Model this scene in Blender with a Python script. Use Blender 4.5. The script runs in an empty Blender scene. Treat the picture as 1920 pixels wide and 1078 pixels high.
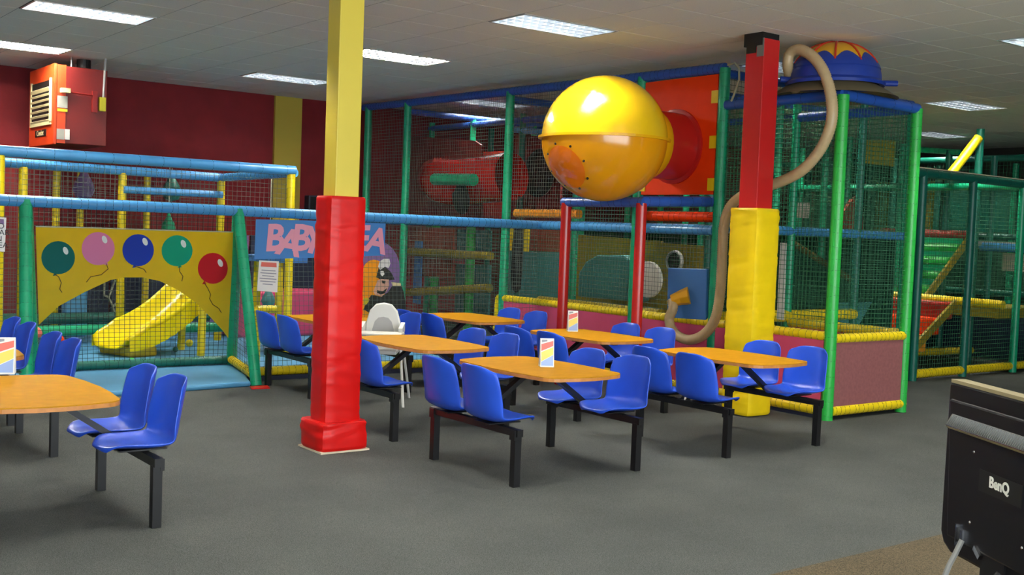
import bpy, bmesh, math, random
import numpy as np
from mathutils import Vector, Matrix, Quaternion
random.seed(7)
scene = bpy.context.scene
col = scene.collection
R = math.radians

# ------------------------------------------------------------------ camera
# world: X runs along the red wall (right and away), Y towards the red wall (left and away), Z up
F, PITCH, ROLL, YAW, H = 2092.0, R(2.9), R(2.148), R(53.0), 1.78
CAM = Vector((0, 0, H))
right0 = Vector((math.sin(YAW), -math.cos(YAW), 0))
fwd0 = Vector((math.cos(YAW), math.sin(YAW), 0))
fwd = fwd0 * math.cos(PITCH) + Vector((0, 0, -math.sin(PITCH)))
up0 = fwd0 * math.sin(PITCH) + Vector((0, 0, math.cos(PITCH)))
# the camera is rolled so that the picture leans clockwise
rgt = right0 * math.cos(ROLL) + up0 * math.sin(ROLL)
upv = -right0 * math.sin(ROLL) + up0 * math.cos(ROLL)
cd = bpy.data.cameras.new('camera')
cd.sensor_width = 36.0
cd.lens = F / 1920 * 36.0
cd.clip_start = 0.02
cam = bpy.data.objects.new('camera', cd)
M = Matrix((rgt, upv, -fwd)).transposed().to_4x4()
M.translation = CAM
cam.matrix_world = M
col.objects.link(cam)
scene.camera = cam

# ------------------------------------------------------------------ view, world
scene.view_settings.view_transform = 'Standard'
scene.view_settings.look = 'None'
scene.view_settings.exposure = 0.0
scene.view_settings.gamma = 1.0
scene.view_settings.use_curve_mapping = False
scene.cycles.use_denoising = True
scene.cycles.max_bounces = 8
scene.cycles.diffuse_bounces = 5
scene.cycles.sample_clamp_indirect = 6.0
w = bpy.data.worlds.new('world')
scene.world = w
w.use_nodes = True
w.node_tree.nodes['Background'].inputs[0].default_value = (0.86, 0.95, 1.0, 1)
w.node_tree.nodes['Background'].inputs[1].default_value = 11.5      # overcast daylight let in by the added, unseen window
TUBE = 330.0          # strength of the fluorescent tubes
TUBE_COL = (1.0, 0.955, 0.84)

# ------------------------------------------------------------------ pixel helpers (survey of the photograph on the 1920 x 1078 frame)
def ray(x, y):
    return fwd + rgt * ((x - 960) / F) - upv * ((y - 539) / F)
def FZ(x, y, h=0.0):
    d = ray(x, y); return CAM + d * ((h - H) / d.z)
def FX(x, y, c):
    d = ray(x, y); return CAM + d * (c / d.x)
def FY(x, y, c):
    d = ray(x, y); return CAM + d * (c / d.y)
def FP(x, y, o, n):
    d = ray(x, y); return CAM + d * ((o - CAM).dot(n) / d.dot(n))
def PIX(p):
    v = Vector(p) - CAM
    k = v.dot(fwd)
    return 960 + F * v.dot(rgt) / k, 539 - F * v.dot(upv) / k, k

# ------------------------------------------------------------------ materials
def lin(c):
    c = c / 255.0
    return c / 12.92 if c <= 0.04045 else ((c + 0.055) / 1.055) ** 2.4
def rgb(r, g, b):
    return (lin(r), lin(g), lin(b), 1)
MATS = {}
def mat(name, c, rough=0.5, metal=0.0, var=0.0, vscale=8.0, bump=0.0, bscale=60.0, emit=0.0, spec=0.5, alpha=1.0, trans=0.0):
    if name in MATS: return MATS[name]
    m = bpy.data.materials.new(name)
    m.use_nodes = True
    nt = m.node_tree
    b = nt.nodes['Principled BSDF']
    base = rgb(*c)
    b.inputs['Base Color'].default_value = base
    b.inputs['Roughness'].default_value = rough
    b.inputs['Metallic'].default_value = metal
    b.inputs['Specular IOR Level'].default_value = spec
    b.inputs['Alpha'].default_value = alpha
    if trans: b.inputs['Transmission Weight'].default_value = trans
    tc = nt.nodes.new('ShaderNodeTexCoord')
    if var:
        n = nt.nodes.new('ShaderNodeTexNoise'); n.inputs['Scale'].default_value = vscale
        n.inputs['Detail'].default_value = 4
        nt.links.new(tc.outputs['Object'], n.inputs['Vector'])
        r = nt.nodes.new('ShaderNodeValToRGB')
        r.color_ramp.elements[0].position = 0.3; r.color_ramp.elements[1].position = 0.7
        r.color_ramp.elements[0].color = tuple(v * (1 - var) for v in base[:3]) + (1,)
        r.color_ramp.elements[1].color = tuple(min(1, v * (1 + var)) for v in base[:3]) + (1,)
        nt.links.new(n.outputs['Fac'], r.inputs[0])
        nt.links.new(r.outputs[0], b.inputs['Base Color'])
    if bump:
        n2 = nt.nodes.new('ShaderNodeTexNoise'); n2.inputs['Scale'].default_value = bscale
        n2.inputs['Detail'].default_value = 3
        nt.links.new(tc.outputs['Object'], n2.inputs['Vector'])
        bp = nt.nodes.new('ShaderNodeBump'); bp.inputs['Strength'].default_value = bump
        bp.inputs['Distance'].default_value = 0.02
        nt.links.new(n2.outputs['Fac'], bp.inputs['Height'])
        nt.links.new(bp.outputs[0], b.inputs['Normal'])
    if emit:
        b.inputs['Emission Color'].default_value = base
        b.inputs['Emission Strength'].default_value = emit
    MATS[name] = m
    return m
def carpet(name, c1, c2, sc=220.0):
    m = bpy.data.materials.new(name); m.use_nodes = True
    nt = m.node_tree; b = nt.nodes['Principled BSDF']
    b.inputs['Roughness'].default_value = 0.95
    b.inputs['Specular IOR Level'].default_value = 0.15
    tc = nt.nodes.new('ShaderNodeTexCoord')
    n = nt.nodes.new('ShaderNodeTexNoise'); n.inputs['Scale'].default_value = sc; n.inputs['Detail'].default_value = 2
    n3 = nt.nodes.new('ShaderNodeTexNoise'); n3.inputs['Scale'].default_value = 1.3; n3.inputs['Detail'].default_value = 5
    for k in (n, n3): nt.links.new(tc.outputs['Object'], k.inputs['Vector'])
    r = nt.nodes.new('ShaderNodeValToRGB')
    r.color_ramp.elements[0].position = 0.35; r.color_ramp.elements[1].position = 0.68
    r.color_ramp.elements[0].color = rgb(*c1); r.color_ramp.elements[1].color = rgb(*c2)
    nt.links.new(n.outputs['Fac'], r.inputs[0])
    mx = nt.nodes.new('ShaderNodeMix'); mx.data_type = 'RGBA'; mx.blend_type = 'MULTIPLY'
    mx.inputs[0].default_value = 0.55
    r3 = nt.nodes.new('ShaderNodeValToRGB')
    r3.color_ramp.elements[0].position = 0.3; r3.color_ramp.elements[1].position = 0.75
    r3.color_ramp.elements[0].color = (0.55, 0.57, 0.57, 1); r3.color_ramp.elements[1].color = (1, 1, 0.98, 1)
    nt.links.new(n3.outputs['Fac'], r3.inputs[0])
    nt.links.new(r.outputs[0], mx.inputs[6]); nt.links.new(r3.outputs[0], mx.inputs[7])
    nt.links.new(mx.outputs[2], b.inputs['Base Color'])
    bp = nt.nodes.new('ShaderNodeBump'); bp.inputs['Strength'].default_value = 0.5; bp.inputs['Distance'].default_value = 0.01
    nt.links.new(n.outputs['Fac'], bp.inputs['Height']); nt.links.new(bp.outputs[0], b.inputs['Normal'])
    MATS[name] = m
    return m

carpet('carpet', (56, 60, 60), (104, 107, 105))
carpet('carpet_brown', (62, 55, 44), (112, 100, 80), 160)
mat('tile', (240, 236, 222), 0.95, var=0.06, vscale=90, bump=0.25, bscale=260, spec=0.1)
mat('ceiling_grid', (96, 92, 82), 0.9)
mat('red_wall', (124, 24, 30), 0.85, var=0.12, vscale=3, bump=0.05)
mat('wall_yellow', (190, 165, 62), 0.8)
mat('wall_plain', (222, 220, 208), 0.9)
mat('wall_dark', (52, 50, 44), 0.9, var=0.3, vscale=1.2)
mat('skirting', (60, 20, 22), 0.7)
mat('yellow_paint', (226, 202, 70), 0.42, var=0.03, vscale=3)
mat('red_paint', (196, 30, 30), 0.38, var=0.05, vscale=4)
mat('red_vinyl', (204, 18, 15), 0.36, var=0.05, vscale=5, bump=0.03, bscale=9, spec=0.3)
mat('yellow_vinyl', (240, 204, 16), 0.38, var=0.05, vscale=5, bump=0.03, bscale=9)
mat('pale_edge', (214, 196, 170), 0.7)
mat('black_steel', (20, 20, 22), 0.35)
mat('dark_steel', (46, 44, 42), 0.5, metal=0.5)
mat('grey_metal', (150, 152, 150), 0.35, metal=0.8)
mat('chair_blue', (40, 84, 208), 0.3, var=0.06, vscale=6)
mat('oak', (188, 132, 26), 0.55, var=0.07, vscale=14, bump=0.02, spec=0.04)
mat('oak_edge', (196, 128, 62), 0.4, var=0.12, vscale=20)
mat('card_white', (236, 234, 228), 0.35)
mat('card_red', (226, 110, 96), 0.4)
mat('card_yellow', (240, 214, 96), 0.4)
mat('card_blue', (150, 176, 226), 0.4)
mat('card_grey', (150, 150, 160), 0.5)
mat('white_plastic', (230, 228, 220), 0.35)
mat('grey_plastic', (176, 174, 172), 0.5)
mat('blue_vinyl', (70, 146, 206), 0.32, var=0.06, vscale=6, bump=0.05, bscale=20)
mat('royal_vinyl', (40, 84, 170), 0.35, var=0.08, vscale=6)
mat('mat_blue', (84, 152, 196), 0.5, var=0.06, vscale=3, bump=0.04, bscale=10)
mat('green_vinyl', (20, 158, 112), 0.33, var=0.10, vscale=10, bump=0.08, bscale=30)
mat('grass_vinyl', (44, 176, 70), 0.33, var=0.08, vscale=10, bump=0.06, bscale=30)
mat('dark_green_vinyl', (16, 100, 84), 0.4, var=0.1, vscale=8)
mat('deep_green', (14, 62, 44), 0.6, var=0.15, vscale=4)
mat('roll_yellow', (236, 206, 24), 0.33, var=0.05, vscale=8)
mat('roll_orange', (240, 150, 24), 0.35)
mat('pink_vinyl', (204, 74, 112), 0.42, var=0.05, vscale=3, bump=0.04, bscale=8)
mat('pink_mesh', (140, 84, 84), 0.7, var=0.12, vscale=30)
mat('panel_orange', (238, 62, 8), 0.5, var=0.06, vscale=3, spec=0.15)
mat('panel_red', (160, 34, 24), 0.45, var=0.08, vscale=3)
mat('panel_maroon', (112, 28, 26), 0.5, var=0.1, vscale=3)
mat('panel_rust', (140, 60, 40), 0.5)
mat('panel_teal', (74, 140, 140), 0.5, var=0.08, vscale=2)
mat('panel_blue', (62, 116, 182), 0.45)
mat('panel_olive', (150, 132, 30), 0.5, var=0.1, vscale=4)
mat('panel_purple', (120, 92, 140), 0.5)
mat('panel_navy', (30, 36, 58), 0.5)
mat('panel_brown', (92, 78, 36), 0.6)
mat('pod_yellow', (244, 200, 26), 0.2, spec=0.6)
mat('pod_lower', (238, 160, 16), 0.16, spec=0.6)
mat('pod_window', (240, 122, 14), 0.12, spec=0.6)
mat('pod_flange', (238, 178, 14), 0.25)
mat('tube_red', (186, 34, 30), 0.25)
mat('bolt', (60, 58, 52), 0.4, metal=0.6)
mat('nozzle', (236, 168, 24), 0.4)
mat('hose', (196, 170, 128), 0.4, var=0.06, vscale=20)
mat('net_dark', (92, 104, 96), 0.8)
mat('net_black', (26, 30, 28), 0.8)
mat('net_green', (30, 92, 62), 0.8)
mat('lace', (30, 44, 44), 0.8)
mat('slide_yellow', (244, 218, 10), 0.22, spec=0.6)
mat('slide_foot', (214, 176, 24), 0.4)  # deeper yellow for the foot block
mat('banner_yellow', (238, 190, 10), 0.5, var=0.06, vscale=3, bump=0.2, bscale=3)
mat('balloon_teal', (10, 96, 84), 0.4); mat('balloon_pink', (232, 130, 168), 0.4)
mat('balloon_blue', (34, 58, 168), 0.4); mat('balloon_green', (22, 160, 120), 0.4); mat('balloon_red', (206, 22, 34), 0.4)
mat('print_white', (244, 244, 236), 0.5); mat('print_brown', (96, 60, 16), 0.6)
mat('banner_blue', (62, 132, 204), 0.42, var=0.04, vscale=2, bump=0.1, bscale=4)
mat('letter_pink', (240, 164, 186), 0.5)
mat('heater_orange', (226, 70, 24), 0.4, var=0.04)
mat('heater_red', (140, 26, 22), 0.5)
mat('heater_side', (116, 22, 18), 0.45)
mat('cream', (226, 214, 160), 0.5); mat('black', (14, 14, 14), 0.5)
mat('label_grey', (170, 168, 158), 0.6); mat('label_yellow', (204, 190, 40), 0.6)
mat('monitor_black', (12, 12, 16), 0.42, spec=0.3); mat('monitor_tan', (158, 146, 112), 0.4)
mat('chrome', (196, 198, 206), 0.15, metal=1.0)
mat('cable', (140, 140, 138), 0.4)
mat('counter', (120, 84, 50), 0.5)
mat('umbrella_blue', (28, 58, 150), 0.35); mat('umbrella_yellow', (226, 168, 30), 0.4); mat('umbrella_red', (200, 50, 30), 0.5)
mat('cone_net', (120, 108, 80), 0.8)
mat('skin', (224, 176, 150), 0.6); mat('coat', (34, 40, 34), 0.7)
mat('rope', (170, 168, 140), 0.8)
mat('strap', (60, 60, 56), 0.8)
tm = bpy.data.materials.new('tube_glow'); tm.use_nodes = True
_n = tm.node_tree; _n.nodes.clear()
_e = _n.nodes.new('ShaderNodeEmission'); _o = _n.nodes.new('ShaderNodeOutputMaterial')
_e.inputs[0].default_value = TUBE_COL + (1,); _e.inputs[1].default_value = TUBE
_n.links.new(_e.outputs[0], _o.inputs[0]); MATS['tube_glow'] = tm
pm = bpy.data.materials.new('pane'); pm.use_nodes = True
_n = pm.node_tree; _n.nodes.clear()
_t = _n.nodes.new('ShaderNodeBsdfTransparent'); _g = _n.nodes.new('ShaderNodeBsdfGlossy'); _x = _n.nodes.new('ShaderNodeMixShader'); _o = _n.nodes.new('ShaderNodeOutputMaterial')
_g.inputs['Roughness'].default_value = 0.02; _x.inputs[0].default_value = 0.06
_n.links.new(_t.outputs[0], _x.inputs[1]); _n.links.new(_g.outputs[0], _x.inputs[2]); _n.links.new(_x.outputs[0], _o.inputs[0]); MATS['pane'] = pm
mat('reflector', (235, 235, 230), 0.25, metal=0.6)
mat('louvre', (205, 212, 220), 0.3, metal=1.0)

# ------------------------------------------------------------------ mesh builder
class MB:
    def __init__(s): s.v = []; s.f = []; s.m = []; s.cur = 0
    def add(s, vs, fs):
        o = len(s.v)
        s.v += [tuple(v) for v in vs]
        s.f += [tuple(i + o for i in f) for f in fs]
        s.m += [s.cur] * len(fs)
        return s
    def box(s, x0, x1, y0, y1, z0, z1):
        vs = [(x, y, z) for z in (z0, z1) for y in (y0, y1) for x in (x0, x1)]
        return s.add(vs, [(0, 2, 3, 1), (4, 5, 7, 6), (0, 1, 5, 4), (2, 6, 7, 3), (0, 4, 6, 2), (1, 3, 7, 5)])
    def obox(s, c, ax, ay, az):
        c, ax, ay, az = Vector(c), Vector(ax), Vector(ay), Vector(az)
        vs = [c + ax * i + ay * j + az * k for k in (-1, 1) for j in (-1, 1) for i in (-1, 1)]
        return s.add(vs, [(0, 2, 3, 1), (4, 5, 7, 6), (0, 1, 5, 4), (2, 6, 7, 3), (0, 4, 6, 2), (1, 3, 7, 5)])
    def bar(s, a, b, wd, ht, upd=(0, 0, 1)):
        a, b = Vector(a), Vector(b); d = (b - a)
        u = Vector(upd); sd = d.cross(u)
        if sd.length < 1e-6: sd = d.cross(Vector((1, 0, 0)))
        sd.normalize(); u = sd.cross(d).normalized()
        return s.obox((a + b) / 2, d / 2, sd * wd / 2, u * ht / 2)
    def tube(s, pts, r, n=10, caps=True, closed=False):
        pts = [Vector(p) for p in pts]; N = len(pts)
        rs = r if isinstance(r, (list, tuple)) else [r] * N
        rings = []; prev = None
        for i in range(N):
            if closed: t = pts[(i + 1) % N] - pts[i - 1]
            else: t = pts[min(i + 1, N - 1)] - pts[max(i - 1, 0)]
            t.normalize()
            if prev is None:
                q = Vector((0, 0, 1)) if abs(t.z) < 0.9 else Vector((1, 0, 0))
                u = t.cross(q).normalized()
            else:
                u = (prev - t * prev.dot(t)).normalized()
            prev = u; v = t.cross(u)
            rings.append([pts[i] + (u * math.cos(2 * math.pi * k / n) + v * math.sin(2 * math.pi * k / n)) * rs[i] for k in range(n)])
        vs = [p for g in rings for p in g]; fs = []
        for i in range(N if closed else N - 1):
            a, b = i * n, ((i + 1) % N) * n
            for k in range(n):
                fs.append((a + k, a + (k + 1) % n, b + (k + 1) % n, b + k))
        if caps and not closed:
            fs.append(tuple(range(n - 1, -1, -1))); fs.append(tuple((N - 1) * n + k for k in range(n)))
        return s.add(vs, fs)
    def strand(s, a, b, t):
        a, b = Vector(a), Vector(b); d = (b - a).normalized()
        q = Vector((0, 0, 1)) if abs(d.z) < 0.9 else Vector((1, 0, 0))
        u = d.cross(q).normalized() * t; v = d.cross(u).normalized() * t
        vs = [p + o for p in (a, b) for o in (u, v, -u, -v)]
        return s.add(vs, [(0, 1, 5, 4), (1, 2, 6, 5), (2, 3, 7, 6), (3, 0, 4, 7)])
    def prism(s, poly, off):
        poly = [Vector(p) for p in poly]; off = Vector(off); n = len(poly)
        vs = poly + [p + off for p in poly]
        fs = [tuple(range(n)), tuple(range(2 * n - 1, n - 1, -1))]
        fs += [(i, i + n, (i + 1) % n + n, (i + 1) % n) for i in range(n)]
        return s.add(vs, fs)
    def lathe(s, prof, o, ax, n=24, a0=0.0, a1=2 * math.pi):
        ax = Vector(ax).normalized(); o = Vector(o)
        q = Vector((0, 0, 1)) if abs(ax.z) < 0.9 else Vector((1, 0, 0))
        u = q.cross(ax).normalized(); v = ax.cross(u)
        full = abs(a1 - a0 - 2 * math.pi) < 1e-6
        m = n if full else n + 1
        vs = []
        for (r, h) in prof:
            for k in range(m):
                a = a0 + (a1 - a0) * k / n
                vs.append(o + ax * h + (u * math.cos(a) + v * math.sin(a)) * r)
        fs = []
        for i in range(len(prof) - 1):
            for k in range(n):
                k2 = (k + 1) % m
                fs.append((i * m + k, i * m + k2, (i + 1) * m + k2, (i + 1) * m + k))
        return s.add(vs, fs)
    def grid(s, g):
        nr, nc = len(g), len(g[0])
        return s.add([p for r in g for p in r], [(i * nc + j, i * nc + j + 1, (i + 1) * nc + j + 1, (i + 1) * nc + j) for i in range(nr - 1) for j in range(nc - 1)])

ORIG = {}
def setp(o, label=None, cat=None, group=None, kind=None):
    if label: o['label'] = label
    if cat: o['category'] = cat
    if group: o['group'] = group
    if kind: o['kind'] = kind
    return o
def thing(name, loc, label, cat, group=None):
    o = bpy.data.objects.new(name, None); col.objects.link(o)
    o.empty_display_size = 0.1
    o.location = loc; ORIG[o.name] = Vector(loc)
    return setp(o, label, cat, group)
def build(name, mb, mats, parent=None, smooth=False, bevel=0.0, label=None, kind=None, auto=None):
    """links the collected shapes (world coordinates) as ONE mesh object"""
    org = ORIG[parent.name] if parent is not None else None
    if org is None:
        xs = np.array(mb.v)
        org = Vector(((xs[:, 0].min() + xs[:, 0].max()) / 2, (xs[:, 1].min() + xs[:, 1].max()) / 2, xs[:, 2].min()))
        own = True
    else: own = False
    me = bpy.data.meshes.new(name)
    me.from_pydata([(v[0] - org.x, v[1] - org.y, v[2] - org.z) for v in mb.v], [], mb.f)
    if isinstance(mats, str): mats = [mats]
    for m in mats: me.materials.append(MATS[m])
    if len(mats) > 1:
        for p, i in zip(me.polygons, mb.m): p.material_index = i
    bm = bmesh.new(); bm.from_mesh(me)
    bmesh.ops.recalc_face_normals(bm, faces=bm.faces)
    bm.to_mesh(me); bm.free()
    if smooth:
        for p in me.polygons: p.use_smooth = True
    o = bpy.data.objects.new(name, me); col.objects.link(o)
    if parent is not None: o.parent = parent
    if own: o.location = org
    ORIG[o.name] = org
    if bevel:
        md = o.modifiers.new('bevel', 'BEVEL'); md.width = bevel; md.segments = 2; md.limit_method = 'ANGLE'; md.angle_limit = R(40)
    if smooth and auto is None:
        try: me.set_sharp_from_angle(angle=R(42))
        except Exception: pass
    setp(o, label, None, None, kind)
    return o
def part(name, mats, parent, *shapes, **kw):
    """shapes: (method, args...)"""
    mb = MB()
    for sh in shapes: getattr(mb, sh[0])(*sh[1:])
    return build(name, mb, mats, parent, **kw)
def copy_tree(o, parent=None):
    c = o.copy(); col.objects.link(c); c.parent = parent
    ORIG[c.name] = ORIG.get(o.name, Vector())
    for ch in list(o.children): copy_tree(ch, c)
    return c
_tx = {}
def text_mesh(s, size, offset=0.0, extrude=0.0, shear=0.0):
    cu = bpy.data.curves.new('txt', 'FONT'); cu.body = s; cu.size = size; cu.offset = offset; cu.extrude = extrude; cu.shear = shear
    cu.resolution_u = 3
    cu.align_x = 'CENTER'; cu.align_y = 'CENTER'
    o = bpy.data.objects.new('txt', cu); col.objects.link(o)
    dg = bpy.context.evaluated_depsgraph_get(); dg.update()
    me = bpy.data.meshes.new_from_object(o.evaluated_get(dg))
    vs = [v.co.copy() for v in me.vertices]; fs = [tuple(p.vertices) for p in me.polygons]
    bpy.data.objects.remove(o); bpy.data.meshes.remove(me); bpy.data.curves.remove(cu)
    return vs, fs
def text_part(name, s, size, o, rx, up, m, parent, offset=0.0, rot=0.0, extrude=0.001, shear=0.0):
    vs, fs = text_mesh(s, size, offset, extrude, shear)
    rx, up = Vector(rx).normalized(), Vector(up).normalized(); n = rx.cross(up)
    cr, sr = math.cos(rot), math.sin(rot)
    mb = MB()
    mb.add([Vector(o) + rx * (v.x * cr - v.y * sr) + up * (v.x * sr + v.y * cr) + n * v.z for v in vs], fs)
    return build(name, mb, m, parent)

# Catmull-Rom resample
def smooth_path(p, step=.03):
    out = []
    for i in range(len(p) - 1):
        a, b, c, d = p[max(i - 1, 0)], p[i], p[i + 1], p[min(i + 2, len(p) - 1)]
        n_ = max(2, int((c - b).length / step))
        for k in range(n_):
            t = k / n_
            out.append(.5 * ((2 * b) + (c - a) * t + (2 * a - 5 * b + 4 * c - d) * t * t + (3 * b - a - 3 * c + d) * t ** 3))
    out.append(p[-1]); return out
# play-frame pieces ----------------------------------------------------------
def lacing(p0, p1, r, parent, step=0.07, t=0.004, m='lace'):
    p0, p1 = Vector(p0), Vector(p1); d = p1 - p0; L = d.length
    n = max(2, int(L / step)); d.normalize()
    q = Vector((0, 0, 1)) if abs(d.z) < 0.9 else Vector((1, 0, 0))
    u = d.cross(q).normalized(); v = d.cross(u)
    mb = MB(); K = 10
    for i in range(n):
        c = p0 + d * (L * (i + 0.5) / n + random.uniform(-.2, .2) * step * 0.4)
        tl = random.uniform(-0.02, 0.02)
        vs = []; fs = []
        for k in range(K):
            a = 2 * math.pi * k / K
            e = u * math.cos(a) + v * math.sin(a)
            cc = c + d * tl * math.cos(a)
            vs += [cc + e * (r - 0.003) - d * t, cc + e * (r + t * 0.8), cc + e * (r - 0.003) + d * t]
        for k in range(K):
            a, b = 3 * k, 3 * ((k + 1) % K)
            fs += [(a, b, b + 1, a + 1), (a + 1, b + 1, b + 2, a + 2)]
        mb.add(vs, fs)
    return build('lacing', mb, m, parent, kind='stuff')
def roll(name, p0, p1, r, m, parent, step=0.07, lace='lace', n=14):
    o = part(name, m, parent, ('tube', [p0, p1], r, n), smooth=True)
    if step: lacing(p0, p1, r, o, step, m=lace)
    return o
def post(p0, p1, r, m, parent, step=0.2):
    o = part('post', m, parent, ('tube', [p0, p1], r, 14), smooth=True)
    if step: lacing(p0, p1, r, o, step, 0.003)
    return o
def net(p00, p10, p11, p01, cell, t, m, parent, name='net', wob=0.006):
    p00, p10, p11, p01 = map(Vector, (p00, p10, p11, p01))
    mb = MB()
    nu = max(2, int(((p10 - p00).length + (p11 - p01).length) / 2 / cell)); nv = max(2, int(((p01 - p00).length + (p11 - p10).length) / 2 / cell))
    nrm = (p10 - p00).cross(p01 - p00).normalized()
    def J(): return Vector((random.uniform(-wob, wob), random.uniform(-wob, wob), random.uniform(-wob, wob)))
    for i in range(nu + 1):
        k = i / nu
        a, b = p00.lerp(p10, k), p01.lerp(p11, k)
        mid = a.lerp(b, .5) + J(); mb.strand(a + J() * .5, mid, t); mb.strand(mid, b + J() * .5, t)
    for i in range(nv + 1):
        k = i / nv
        a, b = p00.lerp(p01, k), p10.lerp(p11, k)
        mid = a.lerp(b, .5) + J(); mb.strand(a + J() * .5, mid, t); mb.strand(mid, b + J() * .5, t)
    return build(name, mb, m, parent, kind='stuff')
def slab(name, m, parent, pts, off, **kw):
    return part(name, m, parent, ('prism', pts, off), **kw)

# ================================================================== THE SETTING
ZC = 3.85
X0, X1, Y0, Y1 = -4.0, 22.0, -3.5, 17.2
def struct(name, mb, m, label=None):
    o = build(name, mb, m); o['kind'] = 'structure'
    if label: o['label'] = label
    return o
floor = struct('floor', MB().box(X0, X1, 3.83, Y1, -0.06, 0.0), 'carpet', 'grey speckled carpet')
part('carpet_border', 'carpet_brown', floor, ('box', X0, X1, Y0, 3.83, -0.06, 0.0), label='brown speckled carpet strip in the foreground')
ceiling = struct('ceiling', MB().box(X0, X1, Y0, Y1, ZC + 0.16, ZC + 0.26), 'ceiling_grid', 'suspended ceiling of square off-white tiles')
wall_back = struct('wall_back', MB().box(X0, X1, Y1, Y1 + 0.12, 0, ZC + .16), 'red_wall', 'dark red painted wall behind the play area')
pl, pr = FY(517, 184, Y1 - .06).x, FY(567, 190, Y1 - .06).x
part('pilaster', 'wall_yellow', wall_back, ('box', pl, pr, Y1 - .06, Y1 + .01, 0, ZC + .01), label='mustard yellow painted pilaster')
struct('baseboard_back', MB().box(X0, X1, Y1 - .02, Y1 - .001, 0, 0.12), 'skirting', 'dark skirting board along red wall')
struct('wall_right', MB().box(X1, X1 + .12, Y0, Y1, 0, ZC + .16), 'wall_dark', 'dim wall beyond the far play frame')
struct('wall_left', MB().box(X0 - .12, X0, Y0, Y1, 0, ZC + .16), 'wall_plain', 'plain wall left of the camera')
WX0, WX1, WZ0, WZ1 = -3.4, 8.6, .25, 3.2  # unseen window opening, added to brighten the ceiling and front-facing surfaces
_m = MB(); _m.box(X0, WX0, Y0 - .12, Y0, 0, ZC + .16); _m.box(WX1, X1, Y0 - .12, Y0, 0, ZC + .16)
_m.box(WX0, WX1, Y0 - .12, Y0, 0, WZ0); _m.box(WX0, WX1, Y0 - .12, Y0, WZ1, ZC + .16)
struct('wall_front', _m, 'wall_plain', 'plain wall with an added, unseen shop window behind the camera')
_m = MB()
for k in range(7):
    xx = WX0 + (WX1 - WX0) * k / 6; _m.box(xx - .03, xx + .03, Y0 - .09, Y0 - .03, WZ0, WZ1)
_m.box(WX0, WX1, Y0 - .09, Y0 - .03, WZ0, WZ0 + .06); _m.box(WX0, WX1, Y0 - .09, Y0 - .03, WZ1 - .06, WZ1)
win_f = struct('window_added', _m, 'grey_metal', 'unseen shop window added behind the camera for daylight')
for k in range(6):
    xa_, xb_ = WX0 + (WX1 - WX0) * k / 6, WX0 + (WX1 - WX0) * (k + 1) / 6
    part('pane', 'pane', win_f, ('box', xa_ + .03, xb_ - .03, Y0 - .064, Y0 - .058, WZ0 + .06, WZ1 - .06))
pd = bpy.data.lights.new('daylight_portal', 'AREA'); pd.shape = 'RECTANGLE'; pd.size = WX1 - WX0; pd.size_y = WZ1 - WZ0; pd.cycles.is_portal = True
po = bpy.data.objects.new('daylight_portal', pd); col.objects.link(po)
po.location = ((WX0 + WX1) / 2, Y0 - .13, (WZ0 + WZ1) / 2); po.rotation_euler = (R(90), 0, 0)

# lights: (left X, far Y, label)
TP = 0.612
GX, GY = 6.475, 9.17
LW, LD = 2 * TP, TP
def gx(k): return GX + k * TP
LIGHTS = [
 (gx(-6), GY + 5 * TP, 'ceiling light with sparkling mirror louvres at the upper left, above the red wall'),
 (gx(-6), GY + 10 * TP, 'bright ceiling light just above the orange wall heater'),
 (gx(0), GY + 10 * TP, 'farthest ceiling light, near the yellow pilaster on the red wall'),
 (gx(0), GY + 5 * TP, 'glaring white ceiling light right behind the yellow column'),
 (gx(0), GY, 'ceiling light above the yellow ball pod, ringed by a yellow glow'),
 (10.5, GY - 5 * TP, 'ceiling light cut by the right edge of the picture'),
 (gx(13), GY + .3, 'far ceiling light right of the green netted tower'),
 (gx(0), GY - 5 * TP, 'ceiling light at the top edge above the red column'),
 (gx(6), GY, 'ceiling light glimpsed between the red column and the hose'),
 (gx(7), GY + 5 * TP, 'ceiling light hidden behind the orange panel of the ball pod'),
 (gx(6), GY + 10 * TP, 'ceiling light seen through the nets left of the ball pod'),
 (gx(13), GY + 5 * TP, 'ceiling light seen through the netted tower behind the hose'),
 (gx(19), GY + 5 * TP, 'farthest right ceiling light, just right of the tower'),
]
HID = [(gx(19), GY), (gx(-6), GY), (gx(-6), GY - 5 * TP),
       (gx(-12), GY - 5 * TP), (gx(-12), GY), (gx(-12), GY + 5 * TP), (gx(-6), GY - 10 * TP), (gx(0), GY - 10 * TP), (gx(6), GY - 10 * TP), (gx(-12), GY - 10 * TP), (gx(-6), GY - 15 * TP), (gx(0), GY - 15 * TP)]
HID_LABEL = 'recessed ceiling light outside the picture'
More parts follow.
